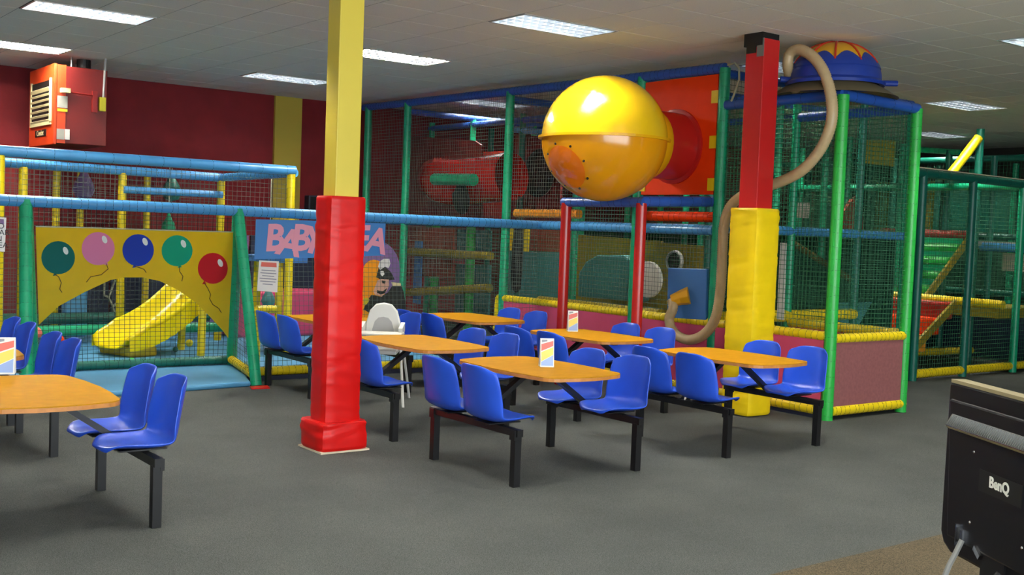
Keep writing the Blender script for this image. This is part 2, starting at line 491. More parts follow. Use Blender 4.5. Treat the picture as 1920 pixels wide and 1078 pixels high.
def make_light(x, yf, label, group, deep=True):
    r = thing('ceiling_light', (x + LW / 2, yf - LD / 2, ZC), label, 'ceiling light', group)
    xa, xb, ya, yb = x + .01, x + LW - .01, yf - LD + .01, yf - .01
    m = MB(); t = .02
    m.box(xa, xb, ya, ya + t, ZC - .006, ZC + .1); m.box(xa, xb, yb - t, yb, ZC - .006, ZC + .1)
    m.box(xa, xa + t, ya + t, yb - t, ZC - .006, ZC + .1); m.box(xb - t, xb, ya + t, yb - t, ZC - .006, ZC + .1)
    m.box(xa, xb, ya, yb, ZC + .1, ZC + .11)
    build('housing', m, 'reflector', r)
    zt = ZC + (.075 if deep else .02); z0, z1 = ZC - .004, ZC + (.05 if deep else .008)
    for k in range(4):
        yc = ya + (yb - ya) * (k + .5) / 4
        part('fluorescent_tube', 'tube_glow', r, ('tube', [(xa + .05, yc, zt), (xb - .05, yc, zt)], .011, 6))
    m = MB(); wt = .007 if deep else .004
    for k in range(13):
        xc = xa + t + (xb - xa - 2 * t) * k / 12
        m.prism([(xc - wt, ya + t, z1), (xc + wt, ya + t, z1), (xc + .001, ya + t, z0), (xc - .001, ya + t, z0)], (0, yb - ya - 2 * t, 0))
    for k in range(5):
        yc = ya + t + (yb - ya - 2 * t) * k / 4
        m.prism([(xa + t, yc - wt, z1), (xa + t, yc + wt, z1), (xa + t, yc + .001, z0), (xa + t, yc - .001, z0)], (xb - xa - 2 * t, 0, 0))
    build('louvre', m, 'louvre', r)
    return r
for x, yf, lb in LIGHTS: make_light(x, yf, lb, 'recessed fluorescent ceiling lights', not ('bright' in lb or 'glaring' in lb))
lh = None
for x, yf in HID:
    if lh is None: lh = make_light(x, yf, HID_LABEL, 'ceiling lights out of view')
    else:
        c = copy_tree(lh); c.location = (x + LW / 2, yf - LD / 2, ZC)
ALL_L = [(x, yf) for x, yf, _ in LIGHTS] + HID
# ceiling tiles
tile_list = []; cut_cells = {}
i0, i1 = int((X0 - GX) / TP) - 1, int((X1 - GX) / TP) + 1
j0, j1 = int((Y0 - GY) / TP) - 1, int((Y1 - GY) / TP) + 1
for i in range(i0, i1):
    for j in range(j0, j1):
        cx, cy = GX + (i + .5) * TP, GY + (j + .5) * TP
        if cx < X0 + .2 or cx > X1 - .2 or cy < Y0 + .2 or cy > Y1 - .2: continue
        hit_ = [l for l in ALL_L if l[0] + .03 < cx + TP / 2 and l[0] + LW - .03 > cx - TP / 2 and l[1] - LD + .03 < cy + TP / 2 and l[1] - .03 > cy - TP / 2]
        if hit_: cut_cells.setdefault(hit_[0], []).append((cx, cy)); continue
        px, py, k = PIX((cx, cy, ZC))
        tile_list.append(((0 if (k > 0 and -60 < px < 1980 and -40 < py < 1118) else 1), (cx * cx + cy * cy), cx, cy))
tile_list.sort()
tme = None; rest = MB(); back = MB()
corg = ORIG['ceiling']
for n, (vis, d, cx, cy) in enumerate(tile_list):
    s = TP / 2 - .0035
    back.box(cx - TP / 2, cx + TP / 2, cy - TP / 2, cy + TP / 2, ZC + .003, ZC + .005)
    dz = random.uniform(-.0004, .0004)
    if n < 300 and vis == 0:
        if tme is None:
            o = part('ceiling_tile', 'tile', ceiling, ('box', cx - s, cx + s, cy - s, cy + s, ZC, ZC + .0015))
            # re-centre the shared mesh
            for v in o.data.vertices: v.co -= Vector((cx, cy, ZC)) - corg
            tme = o.data
        else:
            o = bpy.data.objects.new('ceiling_tile', tme); col.objects.link(o); o.parent = ceiling
        o.location = Vector((cx, cy, ZC + dz)) - corg
    else:
        rest.box(cx - s, cx + s, cy - s, cy + s, ZC + dz, ZC + .0015)
for (lx, ly), cells in cut_cells.items():            # cut tiles round the lights that sit off the grid
    bx0, bx1 = min(c[0] for c in cells) - TP / 2, max(c[0] for c in cells) + TP / 2
    by0, by1 = min(c[1] for c in cells) - TP / 2, max(c[1] for c in cells) + TP / 2
    for xa, xb, ya, yb in ((bx0, lx, by0, by1), (lx + LW, bx1, by0, by1), (lx, lx + LW, by0, ly - LD), (lx, lx + LW, ly, by1)):
        if xb - xa > .02 and yb - ya > .02:
            rest.box(xa + .003, xb - .003, ya + .003, yb - .003, ZC, ZC + .0015)
            back.box(xa, xb, ya, yb, ZC + .003, ZC + .005)
build('ceiling_grid', back, 'ceiling_grid', ceiling, kind='stuff')
build('ceiling_tiles_beyond', rest, 'tile', ceiling, kind='stuff')

# ================================================================== COLUMNS
def pad_box(name, cx, cy, hx, hy, z0, z1, m, parent, rings=40, amp=.006, seed=1, wrk=True):
    """vinyl-wrapped foam: rounded square section with horizontal wrinkles"""
    rnd = random.Random(seed); K = 32
    wr = [(rnd.uniform(z0, z1), rnd.uniform(.6, 1.3) * amp, rnd.uniform(0, 6.28), rnd.uniform(.012, .03)) for _ in range(int((z1 - z0) * 14))]
    g = []
    for i in range(rings + 1):
        z = z0 + (z1 - z0) * i / rings
        e = min(1.0, (i + .35) / 1.2) if i < 2 else (min(1.0, (rings - i + .35) / 1.2) if i > rings - 2 else 1.0)
        row = []
        for k in range(K):
            a = 2 * math.pi * k / K + .01
            c, s_ = math.cos(a), math.sin(a)
            p = 7.0
            rr = (abs(c) ** p + abs(s_) ** p) ** (-1 / p)
            dsp = 0
            if wrk:
                for wz, wa, wp, ws in wr:
                    dz = z - wz - .03 * math.sin(a * 1.5 + wp)
                    dsp += wa * math.exp(-(dz / ws) ** 2) * math.sin(a + wp)
            q = (.93 + .07 * e)
            row.append((cx + (hx * q + dsp) * rr * c, cy + (hy * q + dsp) * rr * s_, z))
        g.append(row + [row[0]])
    mb = MB().grid(g)
    mb.add([p for p in g[0][:-1]], [tuple(range(K))]); mb.add([p for p in g[-1][:-1]], [tuple(range(K))])
    return build(name, mb, m, parent, smooth=True)
C1 = Vector((4.21, 7.87, 0))
c1 = thing('steel_column', C1, 'yellow square column with red padded sleeve and red base block', 'column')
part('shaft', 'yellow_paint', c1, ('box', C1.x - .105, C1.x + .105, C1.y - .1, C1.y + .1, 0.02, ZC + .02), bevel=.008)
pad_box('pad_sleeve', C1.x, C1.y, .165, .14, .2, 2.0, 'red_vinyl', c1, 110, .0035, 3)
pad_box('base_pad', C1.x, C1.y, .215, .2, .012, .235, 'red_vinyl', c1, 14, .008, 5)
part('base_edge', 'pale_edge', c1, ('box', C1.x - .213, C1.x + .213, C1.y - .198, C1.y + .198, 0.0, .014))
for k, (zz, s) in enumerate(((1.62, 1), (1.2, 1), (.8, 1))):
    pass
C2 = Vector((8.785, 7.605, 0))
c2 = thing('steel_column', C2, 'red steel column with yellow padded sleeve beside the beige hose', 'column')
m = MB(); hw = .115
m.box(C2.x - hw, C2.x + hw, C2.y - hw, C2.y - hw + .018, 0.02, ZC - .06)
m.box(C2.x - hw, C2.x + hw, C2.y + hw - .018, C2.y + hw, 0.02, ZC - .06)
m.box(C2.x - .012, C2.x + .012, C2.y - hw + .018, C2.y + hw - .018, 0.02, ZC - .06)
m.box(C2.x - hw, C2.x - hw + .035, C2.y - hw + .018, C2.y + .02, 0.02, ZC - .28)
m.box(C2.x - hw - .006, C2.x - hw, C2.y - hw, C2.y + hw, 0.02, ZC - .14)
build('shaft', m, 'red_paint', c2, bevel=.004)
part('top_bracket', 'black', c2, ('box', C2.x - .13, C2.x + .12, C2.y - .1, C2.y + .14, ZC - .13, ZC + .008), ('box', C2.x - .135, C2.x - .122, C2.y - .02, C2.y + .1, ZC - .2, ZC - .13))
part('top_plate', 'grey_metal', c2, ('box', C2.x - .126, C2.x - .118, C2.y - .115, C2.y - .03, ZC - .24, ZC - .06))
pad_box('pad_sleeve', C2.x, C2.y, .19, .19, .01, 2.1, 'yellow_vinyl', c2, 110, .005, 11)

# ================================================================== TABLE UNITS
def make_shell():
    """one-piece moulded chair shell; local: seat faces -X (towards the table), origin under its centre on the floor"""
    prof = [(-.245, .432, .20), (-.235, .443, .285), (-.195, .452, .355), (-.11, .447, .395), (0, .438, .415), (.09, .440, .425), (.15, .455, .43), (.188, .492, .43), (.205, .55, .43), (.218, .62, .425), (.232, .70, .415), (.247, .77, .40), (.258, .815, .375), (.265, .84, .325)]
    N = 11; g = []
    for i, (x, z, wd) in enumerate(prof):
        row = []
        for j in range(N):
            s = -1 + 2 * j / (N - 1)
            e = abs(s)
            seat = 1 - min(1, max(0, (i - 5) / 3.0))
            lift = .028 * e ** 3 * seat * min(1, i / 3.0) - .012 * (1 - e * e) * seat * (1 if 1 < i < 7 else 0)
            fw = -.075 * e ** 3 * (1 - seat)
            droop = -.006 * e ** 4 if i < 2 else 0
            xx = x + fw + (.03 * e ** 3 if i < 2 else (.012 * e ** 3 if i == 2 else 0))
            zz = z + lift + droop - (.035 * e ** 6 if i == len(prof) - 1 else (.012 * e ** 6 if i == len(prof) - 2 else 0))
            row.append((xx, s * wd * 1.13 / 2, zz))
        g.append(row)
    return MB().grid(g)
def shell(parent, dx, dy, flip):
    mb = make_shell()
    s = -1 if flip else 1
    mb.v = [(s * x + dx, s * y + dy, z) for x, y, z in mb.v]
    o = build('chair_seat', mb, 'chair_blue', parent, smooth=True, auto=False)
    md = o.modifiers.new('solid', 'SOLIDIFY'); md.thickness = .014; md.offset = -1
    md = o.modifiers.new('sub', 'SUBSURF'); md.levels = 1; md.render_levels = 1
    part('seat_bracket', 'black_steel', o, ('box', dx - .14, dx + .14, dy - .09, dy + .09, .416, .424), ('box', dx - .12, dx + .12, dy - .02, dy + .02, .405, .418))
    return o
BX, LY = .575, .515
def make_unit():
    t = thing('table_unit', (0, 0, 0), 'x', 'table')
    # table top: rounded rectangle with slightly bowed sides
    hx, hy, rc = .365, .61, .13
    pts = []
    for (sx, sy, a0) in ((1, 1, 0), (-1, 1, 90), (-1, -1, 180), (1, -1, 270)):
        for k in range(6):
            a = R(a0 + 90 * k / 5)
            pts.append((sx * (hx - rc) + rc * math.cos(a), sy * (hy - rc) + rc * math.sin(a)))
    full = []
    for i, p in enumerate(pts):
        full.append(p)
        q = pts[(i + 1) % len(pts)]
        if math.hypot(q[0] - p[0], q[1] - p[1]) > .2:
            for f in (.25, .5, .75):
                x, y = p[0] + (q[0] - p[0]) * f, p[1] + (q[1] - p[1]) * f
                bow = .035 * (1 - (2 * f - 1) ** 2)
                if abs(q[0] - p[0]) > abs(q[1] - p[1]): y += math.copysign(bow, y)
                else: x += math.copysign(bow, x)
                full.append((x, y))
    top = part('table_top', 'oak', t, ('prism', [(x, y, .752) for x, y in full], (0, 0, .006)))
    part('edge_band', 'oak_edge', top, ('prism', [(x * 1.002, y * 1.001, .728) for x, y in full], (0, 0, .0242)))
    part('top_frame', 'black_steel', t, ('box', -.03, .03, -.38, .38, .69, .728), ('box', -.22, .22, -.03, .03, .695, .728))
    for s in (-1, 1):
        part('bench_beam', 'black_steel', t, ('box', s * BX - .025, s * BX + .025, -.56, .56, .355, .405))
        for q in (-1, 1):
            part('leg', 'black_steel', t, ('box', s * BX - .027, s * BX + .027, q * LY - .027, q * LY + .027, 0, .36))
            part('end_cap', 'black_steel', t, ('box', s * BX + .026 * s - .012, s * BX + .026 * s + .012, q * LY - .03, q * LY + .03, .33, .40))
        part('strut', 'black_steel', t, ('bar', (s * BX, 0, .385), (s * .12, 0, .70), .06, .035))
        for q in (-1, 1): shell(t, s * (BX - .02), q * .262, s < 0)
    return t
UNITS = [((1.645, 6.79), 'orange-topped table unit with four blue seats at the left edge, nearest the camera'),
 ((1.66, 9.0), 'blue-seated table unit half hidden behind the nearest left table, by the entrance mat'),
 ((1.68, 10.4), 'table unit at the far left edge of which only two blue seat backs show'),
 ((5.265, 6.625), 'blue-seated table unit with a folded card, nearest in mid-room'),
 ((7.44, 6.64), 'table unit with four blue seats in front of the yellow padded column'),
 ((5.36, 8.42), 'table unit with bare wooden top right beside the red padded column'),
 ((7.44, 8.52), 'table unit with a menu card, in front of the pink panel and red posts'),
 ((7.46, 10.64), 'farthest table unit with four blue seats, by the net fence'),
 ((5.76, 10.72), 'table unit mostly hidden behind the red padded column, under the blue banner')]
u0 = make_unit()
for n, ((x, y), lb) in enumerate(UNITS):
    u = u0 if n == 0 else copy_tree(u0)
    u.location = (x, y, 0); u['label'] = lb; u['group'] = 'four-seat table units with blue chairs'

# menu cards
def menu_card(pos, rot, label, hh=.215, ww=.105):
    r = thing('menu_card', pos, label, 'menu card', 'folded menu cards on the tables')
    c, s = math.cos(rot), math.sin(rot)
    def L(x, y, z): return (pos[0] + x * c - y * s, pos[1] + x * s + y * c, pos[2] + z)
    d = .042
    for sg in (-1, 1):
        slabpts = [L(-ww / 2, sg * d, 0), L(ww / 2, sg * d, 0), L(ww / 2, sg * .004, hh), L(-ww / 2, sg * .004, hh)]
        off = (-s * sg * .002, c * sg * .002, 0)
        f = slab('card_face', 'card_white', r, slabpts, off)
        e = (-s * sg * .0025, c * sg * .0025, 0)
        def P_(u, v):
            a = Vector(slabpts[0]).lerp(Vector(slabpts[1]), u); b = Vector(slabpts[3]).lerp(Vector(slabpts[2]), u)
            return a.lerp(b, v) + Vector(e)
        slab('print', 'card_blue', f, [P_(.06, .05), P_(.94, .05), P_(.94, .42), P_(.06, .18)], (e[0] * .2, e[1] * .2, 0))
        slab('print', 'card_yellow', f, [P_(.06, .2), P_(.94, .44), P_(.94, .7), P_(.06, .52)], (e[0] * .2, e[1] * .2, 0))
        slab('print', 'card_red', f, [P_(.06, .56), P_(.94, .74), P_(.94, .92), P_(.06, .8)], (e[0] * .2, e[1] * .2, 0))
        slab('print', 'card_grey', f, [P_(.1, .86), P_(.5, .9), P_(.5, .96), P_(.1, .96)], (e[0] * .2, e[1] * .2, 0))
    part('card_base', 'card_white', r, ('prism', [L(-ww / 2, -d, 0), L(ww / 2, -d, 0), L(ww / 2, d, 0), L(-ww / 2, d, 0)], (0, 0, .002)))
    return r
p = FZ(14, 700, .758); menu_card((p.x - .02, p.y, .758), R(-20), 'rainbow-printed menu card on the left table', .23, .13)
p = FZ(1024, 687, .758); menu_card((p.x, p.y, .758), R(-28), 'rainbow-printed menu card on the nearest middle table')
p = FZ(1073, 621, .758); menu_card((p.x, p.y, .758), R(-28), 'white and red menu card on the table before the pink panel')

# ================================================================== NET FENCE AND TODDLER ENTRANCE
YF, ZR = 11.7, 1.9
fen = thing('net_fence', (7.1, YF, 0), 'net fence with pale blue padded top rail, green posts and yellow bottom roll', 'fence')
roll('top_rail', (1.2, YF, ZR), (9.2, YF, ZR - .03), .058, 'blue_vinyl', fen, .085)
LA, RA = Vector((2.78, YF, ZR)), Vector((4.99, YF, ZR))
LFB, LRB = Vector((2.71, 11.28, 0.0)), Vector((3.12, 12.7, .05))
RFB, RRB = Vector((5.07, 11.28, 0.0)), Vector((5.38, 12.7, .05))
for a, b in ((LA, LFB), (LA, LRB), (RA, RFB), (RA, RRB)):
    post(a, b, .062, 'green_vinyl', fen, .12)
roll('bottom_roll', (5.12, 11.64, .1), (9.18, 11.62, .1), .05, 'roll_yellow', fen, .075)
roll('bottom_roll', (5.09, 11.42, .1), (5.34, 12.6, .12), .05, 'roll_yellow', fen, .075)
part('base_board', 'panel_navy', fen, ('box', 5.1, 9.18, 11.6, 11.64, 0.0, .05))
net((5.02, YF, ZR), (9.2, YF, ZR), (9.2, 11.64, .1), (5.1, 11.64, .1), .056, .0022, 'net_dark', fen)
net((1.2, YF, ZR), (2.76, YF, ZR), (2.72, 11.5, .05), (1.2, 11.5, .05), .056, .0022, 'net_dark', fen)
net(LA, RA, RRB, LRB, .056, .0022, 'net_black', fen)
net(RA, RA + Vector((0, .01, 0)), RRB, RFB, .06, .0022, 'net_dark', fen)
roll('threshold_roll', LRB + Vector((.05, -.02, .06)), RRB + Vector((-.05, -.02, .06)), .05, 'dark_green_vinyl', fen, .07)

# blue floor mat
mt = build('floor_mat', MB().prism([(1.0, 10.95, 0), (3.43, 11.06, 0), (4.98, 11.22, 0), (5.12, 11.66, 0), (9.16, 11.66, 0), (9.16, Y1 - .03, 0), (1.0, Y1 - .03, 0)], (0, 0, .055)), 'mat_blue', bevel=.02)
setp(mt, 'pale blue padded floor mat leading into the toddler area', 'mat')
rt = build('corner_flap', MB().prism([(4.9, 11.02, 0), (5.1, 11.0, 0), (5.15, 11.16, 0), (4.95, 11.18, 0)], (0, 0, .012)), 'red_vinyl')
setp(rt, 'small red flap on the carpet at the foot of the right green post', 'flap')

# balloon banner hung in the slanted entrance plane
bn = (RA - LA).cross(LRB - LA).normalized()
if bn.y > 0: bn = -bn
bo = LA + bn * .07
def B(x, y, e=0.0): return FP(x, y, bo + bn * e, bn)
ban = thing('balloon_banner', B(250, 520), 'yellow arched entrance banner printed with five balloons', 'banner')
edge = [(67, 425), (160, 427), (250, 430), (345, 433), (437, 435), (435, 500), (431, 570), (428, 634), (417, 619), (394, 594), (367, 567), (334, 544), (300, 527), (267, 520), (234, 520), (207, 525), (160, 547), (110, 574), (73, 609), (70, 520)]
fab = slab('fabric', 'banner_yellow', ban, [B(*q) for q in edge], -bn * .006)
part('hem_cord', 'rope', fab, ('tube', [B(x, y, .004) for x, y in edge[:5]], .006, 6))
def blob(cx, cy, rx, ry, tilt=0.0, n=28, e=.003):
    c, s = math.cos(tilt), math.sin(tilt)
    return [B(cx + rx * math.cos(2 * math.pi * k / n) * c - ry * math.sin(2 * math.pi * k / n) * s, cy + rx * math.cos(2 * math.pi * k / n) * s + ry * math.sin(2 * math.pi * k / n) * c, e) for k in range(n)]
BAL = [('balloon_teal', 'dark green', (109, 483), 31.5, 31, (123, 470), [(103, 514), (110, 519), (115, 530), (112, 542), (116, 548)]),
 ('balloon_pink', 'pink', (184, 466), 31, 31, (196, 449), [(199, 494), (203, 504), (190, 515), (170, 519), (162, 529)]),
 ('balloon_blue', 'blue', (259, 469), 29.5, 30, (272, 453), [(252, 499), (262, 502), (270, 505), (274, 511)]),
 ('balloon_green', 'sea green', (332, 470), 29, 29, (344, 457), [(337, 499), (337, 509), (343, 518), (341, 527)]),
 ('balloon_red', 'red', (399, 503), 28, 29, (413, 493), [(383, 530), (390, 541), (395, 552), (393, 560), (399, 571), (410, 578), (415, 586)])]
for m_, nm, c, rx, ry, hl, st in BAL:
    o = slab('balloon', m_, ban, blob(*c, rx, ry), bn * .0015, label=nm + ' printed balloon')
    slab('knot', m_, o, [B(st[0][0], st[0][1] - 4, .003), B(st[0][0] - 4, st[0][1] + 3, .003), B(st[0][0] + 4, st[0][1] + 2, .003)], bn * .0015)
    slab('highlight', 'print_white', o, blob(*hl, 4.6, 7.6, R(-22), 16, .0052), bn * .001)
    part('string', 'print_brown', o, ('tube', [B(x, y, .004) for x, y in st], .0045, 5))

# BABY AREA banner
YB = YF - .09
bl = thing('lettered_banner', FY(600, 450, YB), 'sky blue banner with pink bubble letters behind the red padded column', 'banner')
q = [FY(480, 411, YB), FY(600, 414, YB), FY(723, 419, YB), FY(721, 479, YB), FY(600, 483, YB), FY(477, 486, YB)]
bf = slab('fabric', 'banner_blue', bl, q, (0, .004, 0))
LET = [('B', 514, 448, 6), ('A', 541, 457, -4), ('B', 563, 448, 4), ('Y', 586, 453, -8), ('A', 628, 450, 5), ('R', 652, 448, -4), ('E', 676, 449, 5), ('A', 705, 453, -6)]
for _k, (ch, x, y, rt_) in enumerate(LET):
    text_part('letter', ch, .41, FY(x, y, YB - .003 - .0012 * _k), (1, 0, 0), (0, 0, 1), 'letter_pink', bl, offset=.013, rot=R(rt_) - R(3), extrude=.0015, shear=.12)
def notice(label, pts, Y, rows, head):
    c = sum((FY(*p_, Y) for p_ in pts), Vector()) / 4
    r = thing('notice_sheet', c, label, 'notice', 'laminated notices tied to the net')
    s = slab('sheet', 'card_white', r, [FY(*p_, Y) for p_ in pts], (0, .003, 0))
    a, b, c_, d = [FY(*p_, Y - .002) for p_ in pts]
    def Q(u, v): return (a.lerp(b, u)).lerp(d.lerp(c_, u), v)
    slab('heading', head, r, [Q(.12, .05), Q(.88, .05), Q(.9, .2), Q(.1, .2)], (0, -.0008, 0))
    for i, (u0_, u1_) in enumerate(rows):
        v = .3 + i * .09
        slab('text_line', 'card_grey', r, [Q(u0_, v), Q(u1_, v), Q(u1_, v + .03), Q(u0_, v + .03)], (0, -.0006, 0))
    return r
notice('white notice with an orange heading under the blue banner', [(486, 488), (523, 490), (520, 548), (482, 545)], YB, [(.15, .85), (.1, .9), (.2, .8), (.08, .92), (.12, .88), (.25, .75)], 'card_red')
nl = notice('white notice with black capitals cut by the left edge', [(-28, 405), (12, 408), (9, 472), (-30, 470)], YB, [], 'panel_purple')
for k, tx in enumerate(('NO', 'WEAR', 'IN', 'AREA')):
    text_part('text_line', tx, .075, FY(-4, 424 + 12 * k, YB - .004), (1, 0, 0), (0, 0, 1), 'black', nl)

# cut-out pirate sign on the net (plain generic figure)
YP = YF + .1
pir = thing('pirate_cutout', FY(712, 575, YP), 'painted pirate cut-out board with black hat on the net', 'sign')
def S(n_, m_, pts, e=0.0, par=None): return slab(n_, m_, par or pir, [FY(x, y, YP - e) for x, y in pts], (0, .012 if e == 0 else .003, 0))
body = S('coat', 'coat', [(682, 580), (690, 563), (697, 553), (715, 556), (728, 548), (738, 534), (752, 534), (757, 548), (762, 580), (745, 590), (700, 590)])
S('hat', 'coat', [(706, 520), (711, 502), (722, 500), (733, 510), (740, 524), (728, 526), (714, 524)])
S('face', 'skin', [(708, 526), (714, 523), (729, 524), (730, 534), (725, 546), (716, 556), (703, 552), (700, 546)], .006)
S('hat_plume', 'print_white', [(709, 500), (712, 490), (720, 485), (730, 485), (732, 494), (729, 503), (722, 500), (713, 506)], .006)
S('badge', 'print_white', [(713, 508), (719, 508), (721, 514), (717, 518), (713, 514)], .007)
S('beard', 'coat', [(707, 544), (718, 546), (726, 540), (722, 550), (714, 552), (707, 549)], .009)
S('eye_patch', 'coat', [(716, 526), (723, 527), (722, 532), (717, 531)], .009)
S('collar', 'cream', [(734, 529), (752, 531), (752, 536), (736, 536)], .006)
S('cuff', 'label_yellow', [(682, 560), (688, 558), (693, 562), (688, 570), (682, 572)], .006)

# ================================================================== TODDLER FRAME
tf = thing('toddler_climbing_frame', (5.0, 14.3, .055), 'toddler play frame with pale blue top tubes and yellow posts', 'play frame')
YN, YFAR, ZT = 13.3, 15.3, 2.47
e_ = FY(553, 320, YN)
roll('top_tube', (1.4, YN, e_.z + .0), (e_.x, YN, e_.z), .062, 'blue_vinyl', tf, .3)
P3 = FY(415, 333, YFAR); P2 = FY(230, 318, YFAR); P1 = FY(44, 304, YFAR)
roll('top_tube', (1.4, YFAR, P1.z), (P3.x, YFAR, P3.z), .062, 'blue_vinyl', tf, .09)
roll('top_tube', (e_.x, YN, e_.z - .03), (P3.x, YFAR, P3.z), .055, 'blue_vinyl', tf, .1)
for q in (P1, P2, P3): post((q.x, YFAR, P3.z - .02), (q.x, YFAR, .055), .055, 'roll_yellow', tf, .12)
post((e_.x - .05, YN, e_.z - .05), (e_.x - .05, YN, .055), .055, 'roll_yellow', tf, .12)
post((2.88, YN, e_.z - .05), (2.88, YN, .055), .055, 'roll_yellow', tf, .12)
for x in (105, 150, 275):
    q = FY(x, 400, 16.6); post((q.x, 16.6, 2.45), (q.x, 16.6, .055), .05, 'roll_yellow', tf, .12)
roll('mid_tube', (P2.x, YFAR - .05, 2.14), (P3.x, YFAR - .05, 2.14), .05, 'blue_vinyl', tf, .1)
net((1.4, YFAR, 2.4), (P3.x, YFAR, 2.4), (P3.x, YFAR, .1), (1.4, YFAR, .1), .06, .0022, 'net_dark', tf)
net((2.88, YN, 2.45), (e_.x, YN, 2.45), (e_.x, YN, 1.85), (2.88, YN, 1.85), .06, .002, 'net_dark', tf)
roll('low_roll', (2.5, 14.75, .3), (6.3, 14.75, .3), .07, 'green_vinyl', tf, .12)
roll('low_roll', (2.5, 16.0, .34), (6.4, 16.0, .34), .08, 'dark_green_vinyl', tf, .12)
for x0, x1, m_ in ((2.2, 3.3, 'panel_purple'), (3.3, 4.3, 'panel_maroon'), (4.3, 5.2, 'panel_navy'), (5.2, 6.3, 'panel_navy'), (6.3, 7.4, 'panel_purple'), (7.4, 9.1, 'panel_navy')):
    part('back_panel', m_, tf, ('box', x0 + .02, x1 - .02, 16.85, 16.9, .055, 1.55))
a, b = FY(118, 560, 16.3), FY(160, 620, 16.3)
part('padded_column', 'mat_blue', tf, ('box', a.x, b.x, 16.2, 16.4, .055, 1.5), bevel=.03)
# pale branching tree painted on the dark backing
def br(*pts): return ('tube', [FY(x, y, 16.83) for x, y in pts], .018, 5)
part('painted_tree', 'rope', tf, br((217, 600), (212, 575), (204, 558), (195, 553)), br((204, 558), (212, 535), (216, 525)), br((195, 553), (196, 530)), br((212, 575), (224, 562), (230, 555)))
# hanging shapes
def hang(name, px_, py_, r_, m_, Y, label):
    c = FY(px_, py_, Y)
    prof = [(0.001, -r_ * 1.1), (r_ * .7, -r_ * .85), (r_, -r_ * .2), (r_ * .8, r_ * .5), (r_ * .4, r_ * 1.2), (r_ * .12, r_ * 2.0), (0.001, r_ * 2.1)]
    t = thing(name, c, label, 'hanging toy', 'soft shapes hanging in the toddler frame')
    part('body', m_, t, ('lathe', prof, c, (0, 0, 1), 16), smooth=True)
    part('cord', 'rope', t, ('tube', [c + Vector((0, 0, r_ * 2)), Vector((c.x, c.y, 2.5))], .008, 6))
hang('punch_bag', 322, 358, .14, 'dark_green_vinyl', 15.9, 'green pear-shaped punch bag hanging under the pale blue tubes')
hang('soft_fish', 316, 425, .1, 'green_vinyl', 15.55, 'sea green soft shape hanging just above the yellow banner')
hang('punch_bag', 157, 352, .15, 'panel_purple', 16.0, 'dark purple punch bag hanging at the left of the toddler frame')
hang('foam_ball', 503, 562, .1, 'panel_teal', 14.6, 'teal foam shape hanging below the notice with the orange heading')
bench = build('foam_bench', MB().box(6.6, 8.4, 15.5, 16.1, .055, .75), 'pink_vinyl', bevel=.04); setp(bench, 'pink foam bench inside the toddler area', 'bench')
arch = thing('foam_arch', (7.6, 14.9, .055), 'purple foam arch with an orange opening beside the pirate board', 'foam shape')
def arc_poly(y, x0, x1, z1): return [(x0, y, .055)] + [((x0 + x1) / 2 - (x1 - x0) / 2 * math.cos(math.pi * k / 12), y, z1 - (x1 - x0) / 2 + (x1 - x0) / 2 * math.sin(math.pi * k / 12)) for k in range(13)] + [(x1, y, .055)]
aa, ab = FY(690, 500, 14.0), FY(753, 454, 14.0)
part('body', 'panel_purple', arch, ('prism', arc_poly(14.0, aa.x - .3, ab.x, ab.z + .02), (0, .3, 0)), bevel=.03)
part('opening', 'roll_orange', arch, ('prism', arc_poly(13.99, aa.x - .1, FY(715, 500, 14).x + .06, FY(705, 487, 14).z), (0, -.01, 0)))
# small yellow gate right of the A-frame
gp = [FZ(482, 660, .06), FZ(500, 660, .06)]
yg = thing('low_gate', (gp[0].x, gp[0].y, .055), 'low yellow net gate right behind the right green post', 'gate')
ga, gb = FY(482, 580, 12.6), FY(500, 580, 12.6)
roll('gate_post', (ga.x, 12.6, .055), (ga.x, 12.6, ga.z), .05, 'roll_yellow', yg, .07)
roll('gate_rail', (ga.x, 12.6, ga.z), (gb.x + .12, 12.6, ga.z), .05, 'roll_yellow', yg, .07)

# slide
SC = 13.95
sl = thing('toddler_slide', (4.8, SC, .055), 'small bright yellow plastic slide behind the banner arch', 'slide')
SA = R(16)
def SLP(s_, v, z_): return (4.33 + s_ * math.cos(SA) - v * math.sin(SA), SC + s_ * math.sin(SA) * .6 + v * math.cos(SA), z_)
def slide_z(s_): return .2 + .95 * (max(0, s_) / 1.45) ** 1.9
g = []
nx = 26; SLEN = 1.5
sec = [(-.40, .17), (-.395, .225), (-.36, .24), (-.325, .2), (-.29, .07), (-.22, .0), (-.1, -.005), (0, 0), (.1, -.005), (.22, 0), (.29, .07), (.325, .2), (.36, .24), (.395, .225), (.40, .17)]
for i in range(nx + 1):
    s_ = SLEN * i / nx
    k = min(1, .45 + i / 9)
    g.append([SLP(s_ - (.1 * (1 - (sy / .4) ** 2) if i == 0 else (.07 * (1 - (sy / .4) ** 2) if i == 1 else 0)), sy, slide_z(s_) + sz * k - (.03 if i == 0 else 0)) for sy, sz in sec])
o = build('chute', MB().grid(g), 'slide_yellow', sl, smooth=True, auto=False)
md = o.modifiers.new('solid', 'SOLIDIFY'); md.thickness = .02
